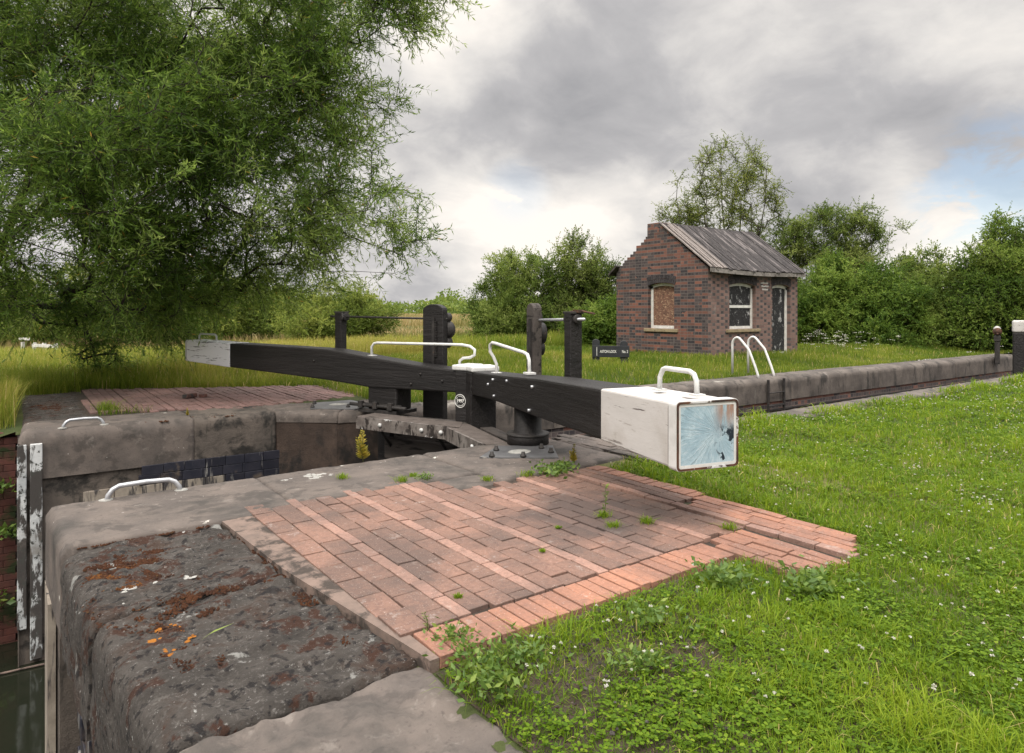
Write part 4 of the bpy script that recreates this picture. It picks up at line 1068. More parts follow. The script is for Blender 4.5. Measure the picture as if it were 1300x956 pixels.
def ell(px,py,D,rx,rz,rd=None):
    """ellipsoid given by bearing, height as seen, distance and radii in metres"""
    u,v=at(px,D); z=HC-(py-HY)*D/FPX; rd=rd or rx; return (u,v,z,rx,(rd),rz)
def tree(name,label,cat,root_uv,paths,ells,n,leaf,seed,group=None,rtip=.006,rmax=.2,bark='bark',keep=None,step=.6,hollow=.0,tw=None,bias=.02,twigr=0,up=0.,jit=0.,z0=-.3):
    rg=np.random.default_rng(seed)
    r=empty(name,(0,0,0),0,label,cat,group)
    A=in_ell(ells,n,rg,hollow,keep)
    arr,par,tips=skeleton(paths,A,0,seed,step,bias)
    org=np.array([root_uv[0],root_uv[1],0.]); arr=arr-org; r.location=org
    branch_mesh('trunk',arr,par,rtip,rmax,M[bark],r)
    ntw,twl,nl,ll,lw,droop=leaf[:6]
    o,info=foliage('crown',arr,tips,par,M[leaf[6]],r,ntw,twl,nl,ll,lw,droop,seed+1,up=up,jit=jit)
    if twigr: twigs('twigs',info,M[bark],r,twigr)
    return r

# --- the big willow at the left -------------------------------------------------
wb=at(-35,12.5)
def P3(px,py,D): u,v=at(px,D); return (u,v,HC-(py-HY)*D/FPX)
wpaths=[[P3(-30,500,12.5),P3(-22,420,12.4),P3(-5,330,12.3),P3(30,240,12.0),P3(60,130,11.8),P3(80,20,11.8),P3(92,-90,12),P3(100,-190,12)]]
ells=[ell(60,120,11,2.2,2.4),ell(150,60,10.6,2.2,2.0),ell(250,80,10.2,2.0,1.9),ell(340,110,10.4,1.9,1.8),ell(400,170,10.6,1.15,1.5),ell(455,60,10.3,1.1,1.1),
      ell(440,250,10.8,1.15,.9),ell(500,292,11,.7,.42),ell(350,260,10.2,1.5,1.3),ell(230,250,9.6,1.9,1.4),ell(90,270,9.4,1.9,1.6),ell(20,180,9.2,1.5,2.0),
      ell(130,375,10.6,1.4,.75),ell(300,350,10.8,1.3,.6),ell(40,390,11,1.0,.6),ell(465,335,11,.8,.4),ell(180,200,8.6,1.3,1.3),ell(520,-20,10.5,.9,.7),
      ell(220,-90,10.5,3.6,1.9),ell(450,-60,10.5,1.5,.9),ell(20,-90,11,3.0,2.2),ell(390,330,10.5,1.0,.55),ell(230,392,11,1.3,.42),ell(60,340,10.3,1.6,.8),ell(350,372,10.8,.8,.4),ell(160,320,10.2,1.5,.8)]
def wkeep(p):
    # ragged outline and gaps
    g=mn.noise(Vector((p[0]*.75,p[1]*.75,p[2]*.85)))+.5*mn.noise(Vector((p[0]*1.9+5,p[1]*1.9,p[2]*1.9)))
    X,D=cam(p[0],p[1]); px=CX+FPX*X/D; py=HY+FPX*(HC-p[2])/D
    if p[2]<.25: return False
    if px>440 and py>372: return False
    lim=432 if px<150 else (432-(px-150)*.30 if px<230 else 408-(px-230)*.16)
    if py>lim-8+34*mn.noise(Vector((px*.022,D*.5,3.))): return False
    return g>-.06
willow=tree('willow_tree','huge narrow-leaved willow overhanging the lock from the left','tree',wb,wpaths,ells,3500,(6,.60,16,.11,.0185,.20,'willow_leaf'),11,rtip=.0042,rmax=.24,keep=wkeep,step=.5,bias=.05,twigr=.0022)
# low bare-stemmed bough dipping behind the far patio
bb_=at(112,12.2)
tree('willow_bough','low dark willow bough hanging down to the bank at the corner of the far paving','branch',bb_,[[P3(20,330,12.2),P3(85,372,12.2),P3(104,398,12.2),P3(108,430,12.2),P3(112,470,12.3)],[P3(104,398,12.2),P3(140,402,12.2),P3(165,396,12.2)],[P3(102,402,12.2),P3(84,432,12.2)],[P3(104,405,12.2),P3(118,440,12.2),P3(122,475,12.2)]],
     [ell(140,478,12.4,.62,.36),ell(100,395,12.2,.9,.3),ell(200,400,12.2,.9,.35),ell(130,445,12.2,.5,.3),ell(230,425,12.2,.5,.2)],230,(6,.45,13,.09,.016,.5,'willow_leaf'),15,rtip=.0055,rmax=.035,twigr=.002)

# --- trees and bushes behind ---------------------------------------------------------
def bush(name,label,cat,px,D,tops,n,leaf,seed,group='trees and bushes beyond the lock',stems=5,keep=None,base_py=None,**kw):
    """tops: list of (px, py_top, half width m, half height m)"""
    u,v=at(px,D); rg=random.Random(seed)
    es=[]
    for (tx,ty,rx,rz) in tops:
        z=HC-(ty-HY)*D/FPX-rz; uu,vv=at(tx,D+rg.uniform(-.4,.4)); es.append((uu,vv,z,rx,rx*.9,rz))
    paths=[]
    for k in range(stems):
        e=es[k%len(es)]; b=(u+rg.uniform(-.5,.5)+ (e[0]-u)*.5,v+rg.uniform(-.4,.4)+(e[1]-v)*.5,-.5)
        t=(e[0]+rg.uniform(-.3,.3)*e[3],e[1]+rg.uniform(-.3,.3)*e[3],e[2]+e[5]*.55); paths.append([tuple(b[i]*(1-f)+t[i]*f+(rg.uniform(-.12,.12) if 0<f<1 else 0) for i in range(3)) for f in(0,.2,.4,.6,.8,1)])
    kp=keep or (lambda p:(mn.noise(Vector((p[0]*.9,p[1]*.9,p[2]*.9+seed)))>-.26+.11*max(0,p[2]-1.6)) and p[2]>-.2)
    return tree(name,label,cat,(u,v),paths,es,n,leaf,seed,group,keep=kp,step=.5,rmax=.09,**kw)
SL=lambda nt=7,l='sallow_leaf',s=1.:(nt,.5*s,12,.085*s,.036*s,.05,l)
bush('sallow_tree','tall open sallow, the right one of the pair left of the hut','tree',735,25,[(745,277,1.0,1.6),(720,300,1.1,1.6),(765,310,.9,1.5),(735,350,1.4,1.3),(700,370,1.1,1.0),(770,370,.9,1.2),(740,395,1.5,.9)],900,SL(8),21,up=.5,bark='barkpale',rtip=.005,twigr=.003)
bush('sallow_tree','bushy sallow with spiky top behind the middle of the lock gates','tree',655,25,[(662,306,.8,1.5),(640,315,.9,1.4),(690,318,.8,1.4),(618,345,.8,1.1),(655,360,1.6,1.3),(615,385,1.0,.9),(680,385,1.5,1.0),(640,400,1.6,.7)],950,SL(9),22,up=.5,bark='barkpale',rtip=.005)
bush('grey_willow','pale young willow bush glimpsed under the big willow','bush',420,24,[(430,352,1.3,1.1),(470,368,1.1,.8),(390,368,1.1,.9),(420,385,1.9,.6)],600,SL(8,'light_leaf'),23,rtip=.005)
bush('grey_willow','green bush behind the willow at the far left','bush',120,27,[(60,330,2.2,1.9),(160,320,2.4,1.9),(250,335,2.2,1.6),(0,340,2.2,1.8),(150,385,4.,.7),(40,390,3.,.7)],1100,SL(9,'light_leaf',1.15),24,rtip=.006)
bush('grey_willow','rounded bush behind the white tip of the long beam','bush',310,27,[(310,345,2.0,1.5),(350,362,1.6,1.0),(270,360,1.8,1.1),(320,388,2.2,.6)],700,SL(9,'light_leaf',1.1),25,rtip=.006)
bush('ash_tree','tall thin-crowned tree with bare leaning limbs behind the hut','tree',935,29,[(925,168,1.6,1.3),(880,195,1.1,1.0),(965,200,1.1,1.3),(900,225,1.5,1.1),(858,245,.8,.7),(950,245,1.5,1.0),(890,262,1.7,.7),(985,240,.7,.8),(915,290,2.0,.9),(960,290,1.4,1.2),(845,262,.5,.5)],560,(6,.6,10,.085,.038,.12,'light_leaf'),26,stems=7,bark='barkpale',rtip=.009,twigr=.004,
     keep=lambda p: mn.noise(Vector((p[0]*.8,p[1]*.8,p[2]*1.0)))>-.02 if p[2]>3.5 else True)
bush('alder_tree','airy tree just right of the hut roof','tree',1030,27,[(1025,252,1.0,1.3),(1050,262,1.0,1.2),(1000,275,1.0,1.3),(1025,310,1.5,1.5),(1015,350,1.7,1.3),(1040,385,2.0,1.3)],900,SL(8,'sallow_leaf',1.05),27,up=.3,bark='barkpale',rtip=.006,twigr=.003)
bush('alder_tree','second airy tree right of the hut, with a pointed crown','tree',1100,27,[(1098,245,1.0,1.3),(1120,270,1.1,1.3),(1080,275,1.0,1.3),(1100,310,1.6,1.4),(1140,320,1.0,1.0),(1095,355,2.0,1.3),(1100,390,2.3,1.2)],1000,SL(8,'sallow_leaf',1.05),28,up=.3,bark='barkpale',rtip=.006,twigr=.003)
bush('hedge_bush','dark dense bush beside the hut doorway','bush',1060,23.5,[(1045,335,1.3,1.1),(1085,318,1.1,1.2),(1060,312,.5,.7),(1125,335,1.4,1.1),(1050,375,1.5,1.1),(1100,375,2.0,1.1),(1140,385,1.5,1.0),(1040,410,1.3,.9),(1090,412,2.,.9)],1300,(9,.45,12,.085,.045,.05,'dark_leaf'),29,rtip=.005)
bush('hedge_bush','dark bush in the gap between the airy trees and the right-hand tree','bush',1185,24,[(1175,318,1.2,.9),(1205,335,1.2,.9),(1150,350,1.2,1.),(1190,365,2.0,1.1),(1170,400,2.0,1.0),(1215,400,1.6,1.0),(1188,305,.5,.8),(1160,318,.4,.7)],1000,(8,.5,12,.09,.04,.05,'sallow_leaf'),30,rtip=.005)
bush('hawthorn_tree','dense tree at the right edge of the picture','tree',1270,23,[(1280,272,1.0,1.2),(1250,300,1.2,1.2),(1300,290,1.2,1.4),(1232,312,.8,.9),(1260,340,1.7,1.4),(1310,350,1.7,1.5),(1240,385,1.5,1.1),(1290,400,2.0,1.1)],1400,(9,.45,12,.085,.042,.05,'dark_leaf'),31,up=.2,rtip=.006,twigr=.003)
bush('hawthorn_tree','tree standing outside the right edge','tree',1370,24,[(1350,290,1.8,1.6),(1390,300,1.8,1.6),(1370,370,2.6,1.7)],700,(9,.5,12,.11,.055,.05,'dark_leaf'),32,rtip=.006)
bush('hedge_bush','low leafy bush behind the near paddle post, left of the hut','bush',770,22,[(760,385,.9,.8),(785,375,.8,.9),(730,395,.8,.6),(800,400,.9,.8)],420,(9,.42,11,.08,.04,.05,'dark_leaf'),33,rtip=.004)
# far-off wood on the horizon: reads as one mass
def wood():
    rg=np.random.default_rng(5); P=[]
    for k in range(150):
        px=rg.uniform(-300,1600); D=rg.uniform(95,150); u,v=at(px,D); h=rg.uniform(2.6,4.2)*(D/110)+ (1.0 if px<600 and px>560 else 0)
        n=520; d=rg.normal(size=(n,3)); d/=np.linalg.norm(d,axis=1)[:,None]
        P.append(np.array([u,v,h*.42-.6])+d*np.array([rg.uniform(3,5),rg.uniform(3,5),h*.62])*rg.uniform(.75,1.05,(n,1)))
    P=np.concatenate(P); N=len(P); V,F,t=leaves(P,unit(rg.normal(size=(N,3))),rg.uniform(.5,.95,N),rg.uniform(.35,.6,N),np.clip(rg.normal(.5,.2,N),0,.97),rg)
    o=npmesh('distant_wood',V,F4=F,tint=t,mats=M['sallow_leaf']); tag(o,'low wooded skyline far across the meadow','wood',kind='stuff')
wood()

# --- grass --------------------------------------------------------------------------------
def blades(name,P,L,W,lean,tint,mat,label,cat,rg,curl=.5,parent=None):
    n=len(P); az=rg.uniform(0,2*math.pi,n); dr=np.stack([np.cos(az),np.sin(az),np.zeros(n)],1); sd=np.stack([-np.sin(az+rg.normal(0,.6,n)),np.cos(az),np.zeros(n)],1)
    le=lean*np.abs(rg.normal(0,1,n))[:,None]; L=L[:,None]; W=W[:,None]; up=np.array([[0,0,1.]])
    m1=P+up*L*.45+dr*L*le*.3; m2=P+up*L*(.8)+dr*L*le*.75; tp=P+up*L*(.98-.35*np.minimum(le,1.6)*curl)+dr*L*le*1.25
    V=np.stack([P-sd*W*.5,P+sd*W*.5,m1+sd*W*.5,m1-sd*W*.5,m2+sd*W*.33,m2-sd*W*.33,tp],1).reshape(-1,3)
    o=np.arange(n)[:,None]*7; F4=np.concatenate([o+np.array([[0,1,2,3]]),o+np.array([[3,2,4,5]])]); F3=o+np.array([[5,4,6]])
    ob=npmesh(name,V,F4=F4,F3=F3,tint=np.repeat(tint,7),mats=mat,parent=parent)
    if label: tag(ob,label,cat,kind='stuff')
    return ob
def scatter(rg,D0,D1,dens,px0,px1,cond):
    """points in a wedge of ground with density dens(D) per square metre"""
    out=[]; D=D0
    while D<D1:
        st=max(.1,D*.06); a=(px1-px0)/FPX*(D+st/2)*st; n=rg.poisson(a*dens(D+st/2))
        DD=rg.uniform(D,D+st,n); X=(rg.uniform(px0,px1,n)-CX)/FPX*DD
        out.append(np.stack([SN*X+CS*DD,-CS*X+SN*DD],1)); D+=st
    Q=np.concatenate(out); return Q[cond(Q[:,0],Q[:,1])]
def n2(U,Vv,s,seed=0.):
    return np.array([mn.noise(Vector((a*s+seed,b*s,seed))) for a,b in zip(U,Vv)])
GROWN=[(1.0,1.5),(4.15,1.45),(4.05,4.2),(4.86,4.2),(4.86,4.66),(40,4.66)]
def near_ok(U,Vv):
    ok=(Vv<4.72)
    ok&=~inpoly_np(U,Vv,PATIO)
    ok&=~((U<4.02)&(Vv>2.17)&(Vv<5.6)&(U<3.1+.3*(Vv-2)))      # between patio and lock
    ok&=~((U<4.45)&(Vv>4.1))&~((U<4.86)&(Vv>4.0)&(U>4.4))
    ok&=(U>1.262)
    return ok
rg=np.random.default_rng(101)
def soilfac(U,Vv):
    # thin, trodden patches just below the paving's front edge
    n=n2(U,Vv,2.6,3.); d1=np.exp(-(((U-1.75)/.5)**2+((Vv-2.0)/.32)**2)); d2=np.exp(-(((U-2.3)/.35)**2+((Vv-1.75)/.25)**2))*.9; d3=np.exp(-(((U-1.45)/.25)**2+((Vv-1.8)/.5)**2))*.8
    return np.clip((d1+d2+d3*.5)*(.85+n*2.0),0,1)
Q=scatter(rg,1.9,34,lambda D:11500 if D<2.6 else max(150,11500*(2.6/D)**1.75),380,1420,near_ok)
keep=rg.random(len(Q))>soilfac(Q[:,0],Q[:,1])*.5; Q=Q[keep]
D=CS*Q[:,0]+SN*Q[:,1]; nn=n2(Q[:,0],Q[:,1],1.1,7.); n3=n2(Q[:,0],Q[:,1],4.5,2.)
P=np.column_stack([Q,hz(Q[:,0],Q[:,1])]); N=len(P)
# longer fringe where the mower cannot reach: paving edge and coping edge
fr=np.exp(-((Q[:,1]-4.66)/.14)**2)*(Q[:,0]>4.8)+np.exp(-((Q[:,0]-4.12)/.12)**2)*(Q[:,1]<4.2)*.7
L=rg.uniform(.025,.058,N)*(1+.55*nn+.5*np.clip(n3,-.5,1))*(1+.9*fr)*(1+.02*D)
Wd=rg.uniform(.0022,.0042,N)*np.maximum(1,(D/2.6)**.8)
tint=np.clip(.42+.30*nn+.26*n3+rg.normal(0,.19,N),0,.97); tint=np.where(rg.random(N)<.03,1.,np.minimum(tint+.03,.93))
L=L*(1+.9*np.clip(n2(Q[:,0],Q[:,1],7.,31.),0,1))
blades('lawn_grass',P,L,Wd,.85,tint,M['grass'],'bright mown lawn grass on the near side of the lock','grass',rg,.9)
print('lawn blades',N)
# clover leaves through the lawn
Q=scatter(rg,1.9,11,lambda D:3400 if D<2.6 else 3400*(2.6/D)**2.,380,1420,near_ok)
nn=n2(Q[:,0],Q[:,1],1.7,11.); k=(rg.random(len(Q))<np.clip(.45+nn*1.6,0.04,1))&(rg.random(len(Q))>soilfac(Q[:,0],Q[:,1])*.8); Q=Q[k]
N=len(Q); D=CS*Q[:,0]+SN*Q[:,1]; c=np.column_stack([Q,hz(Q[:,0],Q[:,1])+rg.uniform(.02,.055,N)]); Vs=[];Fs=[];Ts=[]; off=0
az=rg.uniform(0,6.28,N); sz=rg.uniform(.009,.016,N)*np.maximum(1,D/4.5)
for j in range(3):
    a=az+j*2.094; dr=np.column_stack([np.cos(a),np.sin(a),rg.uniform(-.25,.45,N)]); sd=np.column_stack([-np.sin(a),np.cos(a),rg.normal(0,.15,N)]); s=sz[:,None]
    V=np.stack([c,c+dr*s*.7+sd*s*.5,c+dr*s*1.15+sd*s*.25,c+dr*s*1.15-sd*s*.25,c+dr*s*.7-sd*s*.5],1)
    Vs.append(V.reshape(-1,3)); o=np.arange(N)[:,None]*5+off; Fs.append((o+np.array([[0,1,2,3]]),o+np.array([[0,3,4]]))); off+=N*5
    Ts.append(np.repeat(np.clip(rg.normal(.35,.2,N),0,.9),5))
o=npmesh('clover_leaves',np.concatenate(Vs),F4=np.concatenate([f[0] for f in Fs]),F3=np.concatenate([f[1] for f in Fs]),tint=np.concatenate(Ts),mats=M['grass'])
tag(o,'clover leaves mixed through the lawn','clover',kind='stuff')
# white clover heads: tiny bristly balls
def heads(name,Q,h,size,label,cat,rg,bbox=1.):
    N=len(Q); z=hz(Q[:,0],Q[:,1])+h; K=16; V=[];T=[]
    c=np.column_stack([Q,z]); s=size[:,None]
    P=np.repeat(c,K,0); d=rg.normal(size=(N*K,3)); d[:,2]=np.abs(d[:,2])*.8-.15; d=unit(d); sz=np.repeat(size,K)
    V,F,t=leaves(P,d,sz*.55,sz*.34,rg.uniform(0,1,N*K),rg,.65)
    o=npmesh(name,V,F4=F,tint=t,mats=M['petal']); tag(o,label,cat,kind='stuff'); return o
Q=scatter(rg,2.2,22,lambda D:85 if D<4 else 85*(4/D)**.8,560,1420,near_ok)
nn=n2(Q[:,0],Q[:,1],1.0,21.); X,D_=SN*Q[:,0]-CS*Q[:,1],CS*Q[:,0]+SN*Q[:,1]
k=rg.random(len(Q))<np.clip(.42+1.3*nn+.10*(X/D_),0.03,1); Q=Q[k]; D_=D_[k]
heads('clover_flowers',Q,rg.uniform(.045,.085,len(Q)),rg.uniform(.010,.018,len(Q))*np.maximum(1,D_/7),'small white clover flower heads dotted over the lawn','flowers',rg)
print('clover heads',len(Q))

# far bank and meadow
FARWALL=[(4.0,8.9),(9.5,8.24),(24,8.0)]
def far_ok(U,Vv):
    hut=(U>13.75)&(U<17.85)&(Vv>10.55)&(Vv<13.8)
    edge=np.where(U<4.2,99,np.where(U<9.5,8.5-.05*(U-4.2),8.22-.015*(U-9.5)))
    ok=(Vv>edge)&~hut
    left=(U<=4.2)&(Vv>9.9)&~inpoly_np(U,Vv,FARPATIO)&~((U<.84)&(U>.0)&(Vv<13.05))&~((U<=.0)&(Vv<9.85))&~((U>2.4)&(Vv<9.9))
    return ok|left|((U>4.2)&(U<4.9)&(Vv>9.5)&~inpoly_np(U,Vv,FARPATIO))
rg=np.random.default_rng(202)
Q=scatter(rg,8,30,lambda D:1700*(9/D)**1.5,-120,1420,far_ok)
u_,v_=Q[:,0],Q[:,1]; D=CS*u_+SN*v_; N=len(Q); nn=n2(u_,v_,.5,5.); n3=n2(u_,v_,1.6,9.)
distw=np.where(u_>4.2,v_-8.3,8); tall=smooth(.1,1.6,distw)*np.where((u_>4.2)&(v_<16),.22,1.)
tall=np.where((u_<1.5)&(v_<14.5),.9,tall); px=CX+FPX*(SN*u_-CS*v_)/D
tall=np.where((px>100)&(px<500)&(v_<13.5+0*v_),np.minimum(tall,.25+.5*smooth(11.5,14.5,v_)),tall)
L=rg.uniform(.06,.13,N)+rg.uniform(.12,.42,N)*tall*(1+.5*nn); W_=rg.uniform(.004,.008,N)*(D/9)**.75
tint=np.clip(.30+.4*nn+.3*n3+.32*tall*(v_>10)*(u_<9)+rg.normal(0,.16,N),0,.97); tint=np.clip(tint+.34*smooth(13,19,D)*(u_<11)*(px>330),0,.97); tint=np.where(rg.random(N)<.03,1,tint)
blades('rough_grass',np.column_stack([Q,hz(u_,v_)]),L,W_,.42,tint,M['longgrass'],'long rough grass on the far bank and round the hut','grass',rg,.5)
print('rough',N)
Q=scatter(rg,24,110,lambda D:95*(24/D)**1.35,-120,1420,lambda U,Vv:(Vv>15))
u_,v_=Q[:,0],Q[:,1]; D=CS*u_+SN*v_; N=len(Q); nn=n2(u_,v_,.12,5.)
blades('meadow_grass',np.column_stack([Q,hz(u_,v_)]),rg.uniform(.35,.75,N),rg.uniform(.016,.03,N)*(D/24)**.8,.3,np.clip(.5+.9*nn+rg.normal(0,.2,N),0,1),M['drygrass'],'tawny meadow grass stretching to the far wood','grass',rg,.3)
print('meadow',N)
# cow parsley along the hedge foot: flat white umbels, beyond counting at this size
Q=[]; rgp=np.random.default_rng(9)
for k in range(60):
    px=rgp.choice([rgp.uniform(1018,1075),rgp.uniform(1060,1150),rgp.uniform(1150,1300)],p=[.5,.35,.15]); D=rgp.uniform(18.6,21.5); Q.append(at(px,D))
Q=np.array(Q); h=rgp.uniform(.2,.6,len(Q)); K=10
c=np.column_stack([Q,hz(Q[:,0],Q[:,1])+h]); P=np.repeat(c,K,0); P[:,:2]+=rgp.normal(0,.045,(len(P),2)); P[:,2]+=rgp.normal(0,.008,len(P))
V,F,t=leaves(P,unit(np.column_stack([rgp.normal(size=(len(P),2)),rgp.normal(0,.2,len(P))])),np.full(len(P),.028),np.full(len(P),.024),rgp.uniform(0,1,len(P)),rgp)
st_=c.copy(); st_[:,2]-=h; S0=st_+np.array([.006,0,0]); S1=st_-np.array([.006,0,0]); SV=np.stack([S0,S1,c-np.array([.003,0,0]),c+np.array([.003,0,0])],1).reshape(-1,3)
nV=len(V); o=npmesh('cow_parsley',np.concatenate([V,SV]),F4=np.concatenate([F,np.arange(len(SV)).reshape(-1,4)+nV]),tint=np.concatenate([t,np.zeros(len(SV))]),mats=[M['petal'],M['stem']],mi=[0]*len(F)+[1]*(len(SV)//4))
tag(o,'white cow parsley heads at the foot of the hedge right of the hut','flowers',kind='stuff')

# ------------------------------------------------------------------ weeds in the joints (countable plants)
def weed(u,v,kind,size,label,seed,name='weed_plant'):
    rg=np.random.default_rng(seed); r=empty(name,(u,v,0),0,label,'plant','weeds growing in the paving')
    if kind=='tuft':
        n=int(130*max(1,size/.08)); P=np.column_stack([rg.normal(0,size*.42,(n,2)),np.zeros(n)]); L=rg.uniform(.3,1,n)*size; 
        blades('foliage',P,L,rg.uniform(.002,.004,n),.9,np.clip(rg.normal(.55,.2,n),0,1),M['grass'],None,None,rg,.9,parent=r)
    elif kind=='leafy':
        n=int(170); P=np.column_stack([rg.normal(0,size*.6,(n,2)),rg.uniform(0,size*.55,n)]); d=unit(np.column_stack([rg.normal(size=(n,2)),rg.uniform(.1,1,n)]))
        V,F,t=leaves(P,d,rg.uniform(.35,.9,n)*size*.5,rg.uniform(.1,.24,n)*size,np.clip(rg.normal(.45,.22,n),0,1),rg); npmesh('foliage',V,F4=F,tint=t,mats=M['weed'],parent=r)
    elif kind=='fern':
        Vs=[];Ts=[];Fs=[];o=0; st=MB()
        for k in range(4):
            az=rg.uniform(0,6.28); tilt=rg.uniform(.05,.35) if k else .05; H=size*(1 if k==0 else rg.uniform(.5,.85)); n=30
            tt=np.linspace(.12,1,n); base=np.column_stack([np.cos(az)*tilt*tt*H,np.sin(az)*tilt*tt*H,tt*H]); st.tube([(0,0,-.02),tuple(base[n//2]),tuple(base[-1])],[.003,.0025,.001],5)
            for sgn in(-1,1):
                a=rg.uniform(0,6.28,n) ; d=unit(np.column_stack([np.cos(a),np.sin(a),np.full(n,.55)])); V,F,t=leaves(base,d,.26*size*(1.15-tt*.8),.05*size*np.ones(n),np.clip(rg.normal(.5,.25,n),0,1),rg)
                Vs.append(V);Fs.append(F+o);Ts.append(t);o+=len(V)
        st.build('stem',M['stem'],r); npmesh('foliage',np.concatenate(Vs),F4=np.concatenate(Fs),tint=np.concatenate(Ts),mats=M['fern'],parent=r)
    elif kind=='stalk':
        m=MB(); top=(rg.normal(0,.02),rg.normal(0,.02),size); m.tube([(0,0,-.01),(top[0]*.5+.01,top[1]*.5,size*.5),top],[.0025,.002,.001],5); m.build('stem',M['stem'],r)
        n=26; tt=rg.uniform(.1,1,n)**.8; P=np.column_stack([tt*top[0],tt*top[1],tt*size]); d=unit(np.column_stack([rg.normal(size=(n,2)),rg.uniform(.2,.9,n)])); V,F,t=leaves(P,d,rg.uniform(.1,.24,n)*size,rg.uniform(.03,.06,n)*size,np.clip(rg.normal(.5,.25,n),0,1),rg); npmesh('foliage',V,F4=F,tint=t,mats=M['weed'],parent=r)
    return r
weed(2.42,5.46,'fern',.27,'upright yellowish seedling at the lock edge, like a small goldenrod',1,'seedling')
weed(3.42,4.14,'leafy',.13,'biggest dark leafy weed clump at the back edge of the near paving',2)
weed(3.62,4.22,'leafy',.10,'leafy weed right beside the biggest clump, under the beam',3)
weed(3.25,4.22,'tuft',.06,'low grass tuft left of the biggest weed clump',4)
weed(3.02,3.12,'stalk',.2,'thin upright stalk weed standing in the dark stained pavers',5)
weed(3.0,3.10,'tuft',.05,'small tuft at the foot of the thin stalk weed',6)
weed(3.13,2.86,'tuft',.05,'larger grass tuft among the pavers right of the stalk weed',7)
weed(2.90,2.92,'tuft',.045,'spiky tuft in a joint just below the stalk weed',8)
weed(3.44,2.48,'tuft',.05,'round green tuft in the foothold groove at the paving end',9)
weed(2.38,4.66,'tuft',.055,'grass tuft at the top of the third pink stripe',10)
weed(2.55,4.62,'leafy',.06,'small leafy weed at the joint of coping and apron',11)
weed(2.05,5.02,'tuft',.05,'lone green tuft on the near coping',12)
weed(2.92,4.30,'tuft',.045,'flat grass tuft in the middle of the apron edge',13)
weed(2.62,3.1,'tuft',.018,'tiny tuft in the middle of the near paving',14)
weed(2.3,2.85,'tuft',.018,'tiny tuft between the second and third pink stripes',15)
weed(1.62,2.62,'tuft',.02,'tiny tuft near the front left of the paving',16)
weed(1.40,2.30,'leafy',.07,'trailing leafy weed at the front left corner of the paving',17)
weed(1.52,2.02,'leafy',.09,'broad leafy weed in the soil below the front border',18)
weed(.98,10.35,'tuft',.16,'bright grass tuft on the corner of the far paving',19)
weed(1.72,9.15,'fern',.10,'tiny yellow seedling on the far coping edge',20,'seedling')
weed(3.85,4.35,'fern',.16,'yellow-green sprig beside the round heel post under the near beam',21,'seedling')
weed(1.35,2.42,'stalk',.09,'short stalk weed at the left end of the front brick border',22)
weed(2.52,4.75,'tuft',.035,'tuft in the crack where coping meets apron',23)
for k,(u,v,s,lb) in enumerate([(2.15,1.93,.10,'leafy clump in front of the middle of the brick border'),(2.75,2.02,.12,'tall leafy clump against the right part of the front border'),(3.0,1.72,.13,'leafy clump at the foot of the paving spur'),(1.85,1.72,.08,'small leafy weed in thin soil before the paving')]):
    weed(u,v,'leafy',s,lb,40+k)

weed(1.36,2.1,'leafy',0.09,'ragged leafy weed at the corner where stone, border and soil meet',80)
weed(1.33,1.92,'leafy',0.1,'leafy weed hugging the end of the last stone',81)
# soil sheet and pebbles in the trodden patch
V,F=grid(rng(1.262,3.2,.05),rng(1.0,2.2,.05)); V[:,2]+=.012+.012*np.array([mn.noise(Vector((a*6,b*6,0))) for a,b in V[:,:2]])-.03*smooth(2.4,3.1,V[:,0])
s=npmesh('bare_soil',V,F4=F,mats=M['soil'],smooth=True); tag(s,kind='structure')
pb=MB(); rr=random.Random(12)
for k in range(260):
    u,v=rr.gauss(1.8,.4),rr.gauss(1.85,.22)
    if v>2.15 or u<1.42: continue
    s_=rr.uniform(.003,.010); pb.add([(u+s_*a*rr.uniform(.7,1.3),v+s_*b_*rr.uniform(.7,1.3),.0+s_*c_) for a,b_,c_ in((1,0,0),(0,1,.1),(-1,0,0),(0,-1,0),(0,0,.8),(0,0,-.8))],[(0,1,4),(1,2,4),(2,3,4),(3,0,4),(1,0,5),(2,1,5),(3,2,5),(0,3,5)])
o=pb.build('gravel',M['slab']); tag(o,'scattered small stones in the bare soil patch','gravel',kind='stuff')

# moss cushions, lichens and litter on the dark stones
def patch(name,u,v,ru,rv,mat,label,cat,seed,h=.012,z=-.02,n=240,root=None,cs=.02):
    """a cushion made of many small lumps spreading over an irregular patch"""
    rg=np.random.default_rng(seed); m=MB()
    for k in range(n):
        a=rg.uniform(0,6.28); r=math.sqrt(rg.random()); x=u+ru*r*math.cos(a); y=v+rv*r*math.sin(a)
        if mn.noise(Vector((x*7+seed,y*7,0)))<-.06+.35*(r-.5): continue
        s=cs*rg.uniform(.4,1.2); hh=h*rg.uniform(.4,1.1); N=7; vs=[];ph=rg.uniform(0,6)
        for rr_,zz in((1,0),(.75,.6),(.3,1)):
            vs+=[(x+s*rr_*(1+.25*math.sin(3*j+ph))*math.cos(6.283*j/N),y+s*rr_*(1+.25*math.cos(2*j+ph))*math.sin(6.283*j/N),z+hh*zz-.004) for j in range(N)]
        fs=[(i*N+j,i*N+(j+1)%N,(i+1)*N+(j+1)%N,(i+1)*N+j) for i in range(2) for j in range(N)]+[tuple(range(2*N,3*N))]
        m.add(vs,fs,0,True)
    o=m.build(name,mat); tag(o,label,cat,kind='stuff'); return o
patch('moss',.48,4.05,.20,.33,M['moss'],'red-brown moss cushions on the corner of the first dark stone','moss',1,0.0096,-.030,1980,cs=0.0084)
M['moss_orange']=weath('orange_brown_moss',(.07,.025,.010),(.19,.075,.015),12,1,[],((120,1,.02),))
